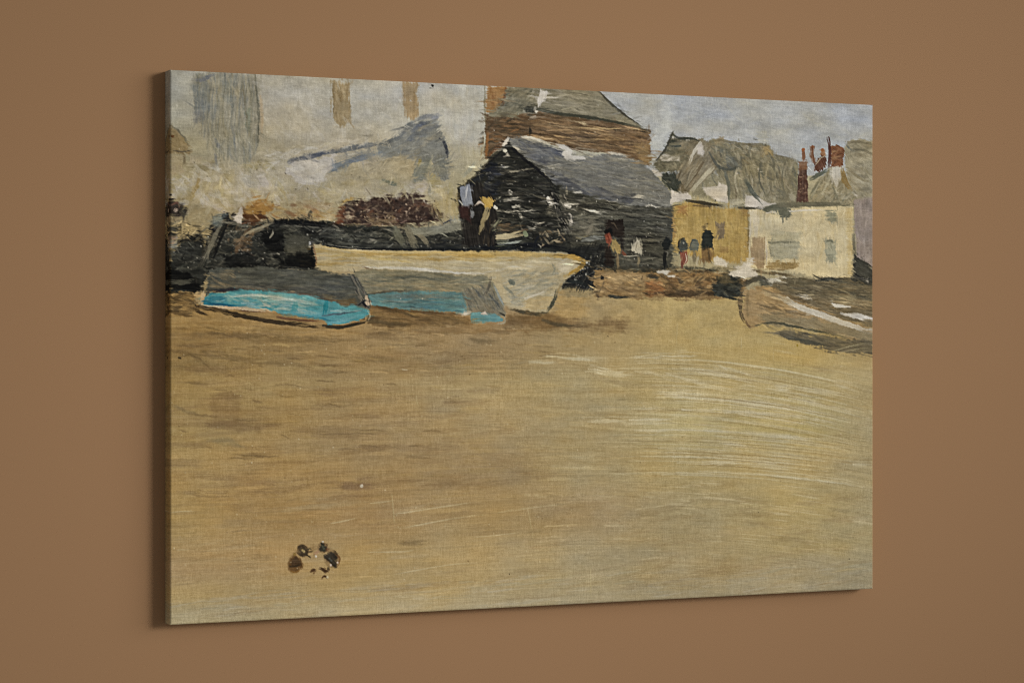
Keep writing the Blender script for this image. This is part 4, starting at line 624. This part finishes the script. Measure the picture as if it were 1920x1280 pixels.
P((96,98,84), [(1293,462),(1298,451),(1305,450),(1311,460),(1308,470),(1296,468)], .92, 2, 2, .1); S((60,62,52), 2, [(1294,464),(1298,452),(1308,452)], .8, .15); S((110,98,72), 8, [(1302,472),(1302,486),(1302,496)], .85, .2); S((180,168,144), 3, [(1312,478),(1308,488),(1306,498)], .7, .3)
P((36,40,34), [(1316,444),(1322,430),(1332,432),(1338,446),(1336,462),(1320,470),(1316,458)], .97, 2, 2);  P((110,82,48), [(1318,470),(1336,466),(1338,490),(1312,494)], .8, 3, 3, .15, 80); S((80,64,40), 5, [(1328,470),(1330,484),(1334,494)], .7, .2)
smear(70, 1130, 420, 1215, 505, 80, 30, 9, 2.2, .5); smear(80, 1240, 440, 1345, 505, 85, 30, 9, 2.2, .5)
P((190,180,160), [(1232,509),(1244,506),(1256,509),(1250,514)], .95, 2, 1.5); P((188,178,160), [(1250,516),(1267,516),(1266,519),(1252,519)], .9, 1.5, 1); P((192,182,162), [(1372,514),(1386,504),(1402,490),(1411,487),(1406,502),(1418,508),(1418,516),(1394,519)], .8, 3, 2.5, .22); P((190,180,160), [(1338,484),(1344,480),(1364,494),(1362,500),(1342,494)], .9, 2, 1.5)
S((186,174,148), 9, [(1462,557),(1480,567),(1500,576),(1560,598),(1616,617),(1642,622)], .9, .14, .2, 1.2); P((190,182,164), [(1558,567),(1576,572),(1594,576),(1566,576)], .95, 1.8, 1.2); P((190,182,166), [(1576,588),(1610,590),(1640,596),(1640,601),(1600,596)], .95, 1.8, 1.2)
# ---- second blue boat
P((122,114,86), [(665,510),(720,506),(800,508),(860,516),(912,516),(926,530),(944,570),(944,592),(872,588),(796,583),(735,578),(690,572),(660,540)], 1, 2.5, 2, 0, 2, 9)
F([(140,124,88),(100,98,80),(114,108,84),(156,138,100),(92,92,76)], [(668,512),(800,508),(915,518),(910,548),(700,548),(680,540)], 110, 40, 3.4, 3, 9, .6, .4); S((80,80,66), 5, [(745,522),(780,518),(830,528)], .6, .35)
P((84,122,120), [(690,553),(735,547),(818,546),(876,548),(876,588),(796,583),(735,578),(694,572)], .97, 1.8, 1.5, 0, 1, 8); F([(66,106,112),(92,132,124),(98,122,114),(74,116,118)], [(694,554),(872,550),(872,584),(735,576)], 70, 40, 3, 1, 5, .5, .4); F([(140,150,136),(60,92,98),(112,116,102),(52,96,110)], [(694,554),(872,550),(872,586),(735,578)], 40, 44, 3, 1, 5, .55, .44); S((90,104,100), 5, [(720,556),(790,555),(860,560)], .6, .35); S((70,68,54), 3, [(690,552),(735,546),(800,545)], .8, .2); D((176,180,170), [(751,560),(792,560),(884,542)], 1)
P((114,106,84), [(868,546),(900,538),(918,536),(936,560),(944,588),(900,588),(872,580)], .9, 4, 3, .1, 60); F([(90,88,74),(134,118,88),(78,78,70),(124,114,90)], [(872,540),(918,530),(942,580),(900,586),(874,576)], 50, 22, 3.4, 55, 20, .6, .4)
S((84,78,64), 5, [(920,520),(916,540),(906,556)], .8, .25); S((140,144,134), 4, [(924,528),(936,556),(946,576)], .7, .28); S((70,72,66), 4, [(916,552),(930,566),(942,582)], .7, .28); S((44,42,36), 3, [(936,586),(944,590),(946,594)], .8, .15)
P((92,134,130), [(882,588),(900,586),(938,592),(944,596),(942,604),(884,605)], .97, 1.6, 1.5, 0, 1, 8); P((184,172,150), [(857,588),(870,585),(882,586),(872,592)], .95, 1.6, 1.5); P((184,168,146), [(902,588),(910,584),(914,591)], .9, 1.5, 1.5); S((160,150,120), 3, [(946,594),(946,604),(930,608)], .6, .25)
P((122,94,54), [(690,574),(740,580),(800,586),(880,592),(884,606),(700,612),(688,592)], .85, 5, 3, .06, 4); F([(84,66,38),(140,112,64),(104,80,46),(66,52,32)], [(690,575),(880,594),(880,608),(690,612)], 70, 46, 3.6, 5, 8, .65, .4); S((62,52,34), 5, [(694,574),(740,582),(790,598)], .8, .22); S((70,62,40), 6, [(690,600),(730,606),(770,608)], .6, .3)
# ---- near blue boat
P((74,74,64), [(392,506),(420,501),(500,502),(594,505),(640,515),(662,516),(680,535),(694,565),(692,580),(640,575),(605,563),(550,550),(470,546),(405,545),(386,552)], 1, 2, 2, 0, 3, 10)
F([(92,90,76),(58,58,52),(104,98,78),(66,66,60)], [(395,508),(594,506),(640,518),(680,560),(605,560),(500,544),(400,542)], 120, 40, 3, 4, 8, .6, .4); F([(130,112,80),(108,96,70),(90,84,66)], [(394,508),(440,506),(440,538),(392,542)], 34, 22, 4, 15, 25, .6, .4); F([(50,50,46),(96,92,80),(120,110,90)], [(655,515),(672,520),(692,565),(676,570)], 36, 26, 2.6, 62, 12, .7, .4); P((120,106,74), [(606,556),(630,556),(636,572),(616,570)], .7, 4, 3); P((100,86,58), [(632,562),(664,560),(668,570),(640,574)], .85, 3, 2)
P((74,136,136), [(381,560),(394,549),(452,543),(511,545),(569,552),(605,561),(634,570),(646,574),(664,570),(680,578),(690,580),(693,588),(676,600),(640,607),(615,610),(608,600),(580,595),(526,590),(512,582),(440,577),(382,571)], 1, 1.6, 1.3, 0, 6, 8)
F([(44,120,130),(104,146,134),(134,152,132),(66,138,136),(120,146,128),(84,140,136)], [(384,562),(452,546),(569,554),(605,564),(600,594),(526,586),(440,574)], 90, 26, 4, 14, 30, .5, .38); P((44,112,122), [(382,561),(396,553),(420,560),(430,574),(384,571)], .75, 5, 3); P((140,154,132), [(440,552),(520,550),(590,562),(590,568),(500,562)], .55, 5, 3, .25, 6); F([(158,164,142),(150,168,158),(176,172,146)], [(396,554),(560,556),(600,566),(600,590),(520,584),(400,570)], 34, 34, 3.2, 7, 8, .6, .46); F([(24,92,112),(34,104,118)], [(382,560),(420,552),(440,575),(384,572)], 10, 30, 4, 4, 8, .6, .4); S((26,114,120), 7, [(612,565),(610,580),(606,592)], .85, .18); S((40,126,126), 9, [(556,566),(552,578),(548,588)], .45, .3); S((34,110,126), 4, [(384,570),(420,572),(450,574)], .7, .25)
S((100,150,150), 7, [(618,604),(650,598),(684,588)], .6, .25); S((70,84,90), 2.4, [(604,592),(640,588),(680,582)], .8, .2); S((36,40,48), 5, [(392,549),(415,545),(450,543)], .8, .22); S((92,70,58), 3, [(500,545),(570,552),(606,561)], .7, .25)
S((184,160,122), 5.5, [(379,573),(400,576),(440,578),(480,581),(514,584)], .95, .1, .15); S((184,164,128), 7, [(382,548),(379,560),(378,572)], .8, .2); S((86,58,44), 2.4, [(440,581),(480,585),(512,587)], .9, .15); S((176,156,118), 3, [(690,582),(694,592),(690,602)], .8, .2); P((188,166,136), [(684,556),(692,550),(694,574),(688,576)], .85, 2, 2, .1, 80); S((30,32,36), 4, [(676,560),(684,572),(690,576)], .9, .15); S((30,34,38), 3, [(672,572),(680,566),(690,562)], .85, .15)
P((140,112,66), [(430,584),(514,588),(590,598),(612,606),(560,606),(470,598)], .7, 4, 3, .1, 8); S((52,40,24), 8, [(374,576),(410,582),(450,592),(511,603),(560,608),(612,614)], .92, .16, .2); S((96,66,44), 4, [(520,594),(560,600),(610,602)], .85, .2); S((44,40,28), 6, [(606,611),(640,613),(680,604),(694,596)], .9, .18); S((58,44,26), 5, [(366,572),(372,584),(392,590)], .85, .2)
F([(110,84,44),(60,46,26),(140,110,64),(84,66,38)], [(319,545),(370,550),(376,580),(360,590),(319,585)], 60, 26, 4, 4, 22, .7, .38); P((184,156,108), [(362,552),(376,545),(380,560),(374,572),(366,568)], .6, 3, 3, .2); S((70,52,28), 5, [(320,585),(345,590),(372,592)], .6, .3)
S((186,178,154), 3.4, [(430,556),(490,553),(556,563)], .6, .4); S((178,178,158), 6, [(500,558),(560,564),(604,576)], .5, .42); S((150,168,158), 5, [(620,584),(650,582),(684,582)], .6, .4); S((20,76,96), 4, [(384,568),(412,571),(448,574)], .7, .25); S((30,98,112), 4, [(560,592),(600,598),(630,602)], .6, .3)
P((96,100,86), [(694,552),(870,548),(870,560),(740,562)], .4, 4, 3, .3, 2); F([(60,86,88),(122,118,98),(84,100,94)], [(694,554),(872,550),(872,586),(735,578)], 26, 40, 3, 1, 6, .5, .42); S((70,54,34), 4, [(694,574),(740,580),(800,586),(880,590)], .7, .3)
P((112,86,50), [(700,578),(800,590),(880,596),(884,610),(700,616)], .5, 7, 4, .24, 3); P((110,84,50), [(950,588),(1030,594),(1090,604),(1180,600),(1170,618),(1040,616),(950,612)], .6, 8, 4, .24, 3); P((104,82,52), [(1120,600),(1200,608),(1180,622),(1120,618)], .3, 8, 4, .3); S((64,56,38), 6, [(1018,600),(1046,608),(1086,612)], .6, .3, soft=3); S((76,60,36), 6, [(690,602),(740,610),(790,606)], .5, .35, soft=3)
smear(170, 385, 508, 935, 600, 4, 8, 20, 2.4, .5); smear(110, 390, 510, 930, 590, 4, 8, 18, 2.2, lf=.2, **CR)
S((186,178,156), 3, [(700,503),(760,504),(866,512),(942,507)], .8, .25); S((176,150,90), 4, [(604,462),(660,470),(760,473),(900,474),(1020,475)], .75, .25); S((24,24,22), 3, [(606,459),(660,466),(780,468),(960,468)], .8, .2)
# ---- the painter's little emblem of brown blots
FRAY = 2.2
for p in [[(545,1050),(552,1040),(560,1030)],[(576,1030),(588,1028),(600,1024)],[(612,1028),(622,1034),(632,1042)]]: S((112,86,52), 9, p, .4, .25, .3, 1.2, soft=4)
for q in [(553,1057,13),(568,1032,11),(605,1026,10),(622,1048,14)]: D((96,72,44), [q[:2]], q[2]*.85, .35)
P((92,64,32), [(540,1056),(543,1046),(552,1040),(562,1046),(567,1056),(566,1064),(558,1071),(548,1071),(541,1065)], .92, 2, 1.5, .1, 60); P((62,46,30), [(546,1050),(554,1044),(563,1052),(565,1060),(556,1064),(546,1060)], .8, 2.5, 2, .15); D((140,120,88), [(545,1053),(557,1065)], 1); S((40,32,20), 2, [(541,1058),(546,1062),(556,1060),(566,1056)], .7, .15); S((120,84,36), 2.4, [(545,1069),(553,1072),(563,1068)], .8, .2); D((122,96,46),[(552,1039)],2.2)
for p in [[(559,1031),(562,1024),(569,1023),(575,1028)],[(575,1026),(575,1035),(570,1040),(563,1039)],[(566,1041),(559,1036),(558,1030)]]: S((54,42,28), 4.6, p, .85, .2, .3, 1.2, soft=2)
P((52,42,28), [(560,1025),(574,1025),(576,1038),(562,1041)], .85, 3, 2); D((150,130,84), [(567,1031),(570,1033)], 1.8); S((48,40,26), 2.6, [(573,1038),(577,1041),(582,1044)], .85, .1); S((54,46,30), 2, [(576,1029),(581,1028),(585,1030)], .8, .15); S((50,42,28), 2, [(577,1034),(582,1033),(586,1032)], .7, .15)
P((50,48,36), [(601,1016),(605,1016),(612,1026),(613,1034),(606,1034),(599,1030),(601,1024)], .92, 1.8, 1.6, .08); D((72,72,52), [(605,1024),(607,1028)], 1.6); P((100,62,36), [(610,1028),(618,1029),(617,1033),(611,1034)], .8, 2, 1.5); P((150,112,82), [(588,1036),(597,1030),(599,1036),(590,1040)], .8, 2, 1.5); D((190,176,150),[(592,1042),(606,1015)],1.6)
P((46,40,30), [(608,1042),(616,1036),(628,1034),(632,1038),(630,1052),(632,1060),(626,1064),(620,1057),(614,1052)], .94, 1.8, 1.8, .06, 40); D((74,72,62), [(618,1047),(621,1050)], 1.6); S((104,70,36), 4, [(630,1038),(637,1046),(635,1056),(630,1062)], .85, .14); D((190,170,150), [(620,1059),(633,1054)], 1.6); S((70,54,32), 3, [(624,1032),(629,1034),(632,1040)], .8, .15)
S((72,48,26), 4.4, [(583,1071),(588,1068),(594,1071)], .9, .2); S((60,40,22), 4.2, [(599,1065),(604,1066),(609,1069),(615,1071)], .92, .15); S((70,44,24), 3, [(603,1084),(606,1080),(610,1080),(613,1083)], .95, .08, .2); D((196,180,140), [(614,1081)], 1.8)
# the hand's sharper touches: raise the local contrast of the brushwork
PIC[:] = np.clip(PIC+(PIC-blur(PIC, 2))*(.55*UP+.3*(1-UP))[..., None]+(PIC-blur(PIC, 9))*(.1*UP)[..., None], 8, 225)
# uneven pigment
lum = PIC.mean(2, keepdims=True)
mot = (fb(XX/5, YY/2.4, 811, 3)-.5)*UP*(.12+.2*np.clip((150-lum[..., 0])/70, 0, 1))+(fb(XX/22, YY/14, 812, 3)-.5)*UP*.22
LOW = 1-UP
bend = YY-(np.clip(XX-640, 0, None)/560)**2*55
mot += LOW*((fb(XX/130, bend/1.15, 813, 2)-.5)*.12+(fb(XX/170, YY/60, 814, 3)-.5)*.16+(fb(XX/40, bend/1.6, 815, 2)-.5)*.05)
PIC *= (1+mot)[..., None]
hue = (fb(XX/60, YY/26, 816, 3)-.5)[..., None]
PIC *= 1+hue*np.array([.05, -.01, -.16])
# pale dry drags of stiff paint over the raised ridges on the right
rid = sst(.66, .82, fb(XX/60, bend/2.2, 817, 2))*sst(.46, .62, fb(XX/120, bend/30, 818))*np.clip((XX-560)/250, 0, 1)*np.clip((690-np.abs(YY-470)*1.9)/260, 0, 1)*LOW
PIC += (rid*.55)[..., None]*(np.array([196, 180, 138])-PIC); REL += rid*.5
# aged varnish: a little less colour than fresh paint
lum = (PIC*np.array([.3, .59, .11])).sum(2, keepdims=True)
PIC = lum+(PIC-lum)*(SAT_UP*UP+SAT_LOW*LOW)[..., None]

# ---- cloth: uneven threads show through the paint
thr = (vn(XX/7, YY/.98, 901)-.5)*2.2+(vn(XX/.98, YY/7, 902)-.5)*2.2
thr += (vn(XX/46, YY/1.0, 905)-.5)*1.5*sst(.4, .7, fb(XX/80, YY/60, 906))+(vn(XX/1.0, YY/46, 907)-.5)*1.5*sst(.4, .7, fb(XX/60, YY/80, 908))
thr += (hash01(XX.astype(np.int64), YY.astype(np.int64), 77)-.5)*2.6
thr += np.where((np.floor(XX)+np.floor(YY)) % 2 == 0, .5, -.5)
thr *= .3+.42*fb(XX/40, YY/40, 903)
lum = PIC.mean(2, keepdims=True)
PIC += thr[..., None]*(1.6+lum*.055)*(1+.35*LOW)[..., None]*np.array([1, .98, .92])
REL += thr*.12
PIC = np.clip(PIC, 5, 238)

# ---------------------------------------------------------------- the stretched canvas
m_cv, N, L, B = material('painted_cloth')
at = N.new('ShaderNodeAttribute'); at.attribute_name = 'pigment'
L.new(at.outputs['Color'], B.inputs['Base Color'])
B.inputs['Roughness'].default_value = .72; B.inputs['Specular IOR Level'].default_value = .05
# fine weave of the cloth
tc = N.new('ShaderNodeTexCoord'); w1 = N.new('ShaderNodeTexWave'); w1.bands_direction = 'X'; w1.inputs['Scale'].default_value = 330; w1.inputs['Distortion'].default_value = 2.5
w2 = N.new('ShaderNodeTexWave'); w2.bands_direction = 'Z'; w2.inputs['Scale'].default_value = 330; w2.inputs['Distortion'].default_value = 2.5
ad = N.new('ShaderNodeMath'); ad.operation = 'ADD'; bp = N.new('ShaderNodeBump'); bp.inputs['Strength'].default_value = .1; bp.inputs['Distance'].default_value = .0004
for w in (w1, w2): L.new(tc.outputs['Object'], w.inputs['Vector'])
L.new(w1.outputs['Fac'], ad.inputs[0]); L.new(w2.outputs['Fac'], ad.inputs[1]); L.new(ad.outputs[0], bp.inputs['Height']); L.new(bp.outputs['Normal'], B.inputs['Normal'])

canvas = bpy.data.objects.new('canvas_print', None); col.objects.link(canvas); canvas.location = (0, 0, CZ)
canvas['label'] = 'stretched canvas print of a sandy beach with boats and black shed on brown wall'
canvas['category'] = 'canvas print'

ALB = lin(PIC)/LIGHT_C
x = (np.arange(NU)+.5)/NU*CW-CW/2; z = CH/2-(np.arange(NV)+.5)/NV*CH
x[0] = -CW/2; x[-1] = CW/2; z[0] = CH/2; z[-1] = -CH/2
GX, GZ = np.meshgrid(x, z)
r = .0016                                              # soft fold of the cloth over the stretcher
ex = np.clip(r-(CW/2-np.abs(GX)), 0, r); ez = np.clip(r-(CH/2-np.abs(GZ)), 0, r)
fold = lambda e: r-np.sqrt(np.maximum(r*r-e*e, 0))
inner = np.clip(np.minimum(CW/2-np.abs(GX), CH/2-np.abs(GZ))/.004, 0, 1)
GY = -CD+fold(ex)*.9+np.where(fold(ex) > 0, 0, 1)*fold(ez)*.9-(REL-REL.mean())*RELIEF*inner
face = mesh_obj('painted_face', np.stack([GX, GY, GZ], -1).reshape(-1, 3), grid_faces(NU, NV), m_cv, canvas)
paint_attr(face, ALB.reshape(-1, 3))

# the cloth wraps round the stretcher: the picture is mirrored on to the four sides
def side(axis, sign, n, k=24):
    d = np.linspace(0, 1, k)
    back = -.0008; front = -CD+r*.9
    V = []; A = []
    for q in d:
        y = front+(back-front)*q
        px = int(q*k*1.05)
        if axis == 'x':
            V.append(np.stack([np.full(n, sign*CW/2), np.full(n, y), z], -1))
            A.append(ALB[:, px if sign < 0 else NU-1-px])
        else:
            V.append(np.stack([x, np.full(n, y), np.full(n, sign*CH/2)], -1))
            A.append(ALB[px if sign > 0 else NV-1-px])
    flip = (axis == 'x' and sign > 0) or (axis == 'z' and sign < 0)
    return np.concatenate(V), grid_faces(n, k, not flip if axis == 'x' else not flip), np.concatenate(A)
VS, FS, AS = [], [], []; off = 0
for ax, sg, n in (('x', -1, NV), ('x', 1, NV), ('z', 1, NU), ('z', -1, NU)):
    v, f, a = side(ax, sg, n); VS.append(v); FS.append(f+off); AS.append(a); off += len(v)
wrap = mesh_obj('wrapped_edge', np.concatenate(VS), np.concatenate(FS), m_cv, canvas)
paint_attr(wrap, np.concatenate(AS))

# pine stretcher bars behind the cloth
m_wd, N, L, B = material('pine_stretcher')
nz = N.new('ShaderNodeTexNoise'); nz.inputs['Scale'].default_value = 40; cr = N.new('ShaderNodeValToRGB')
cr.color_ramp.elements[0].color = (.42, .28, .15, 1); cr.color_ramp.elements[1].color = (.58, .42, .25, 1)
L.new(nz.outputs['Fac'], cr.inputs[0]); L.new(cr.outputs[0], B.inputs['Base Color']); B.inputs['Roughness'].default_value = .7
g = .003; b = .038
for (x0, x1, z0, z1) in ((-CW/2+g, CW/2-g, CH/2-b, CH/2-g), (-CW/2+g, CW/2-g, -CH/2+g, -CH/2+b),
                         (-CW/2+g, -CW/2+b, -CH/2+b+.0005, CH/2-b-.0005), (CW/2-b, CW/2-g, -CH/2+b+.0005, CH/2-b-.0005)):
    bm = bmesh.new(); bmesh.ops.create_cube(bm, size=1)
    for v in bm.verts: v.co = ((x0+x1)/2+v.co.x*(x1-x0), -.0085+v.co.y*.014, (z0+z1)/2+v.co.z*(z1-z0))
    me = bpy.data.meshes.new('stretcher_bar'); bm.to_mesh(me); bm.free(); me.materials.append(m_wd)
    o = bpy.data.objects.new('stretcher_bar', me); col.objects.link(o); o.parent = canvas
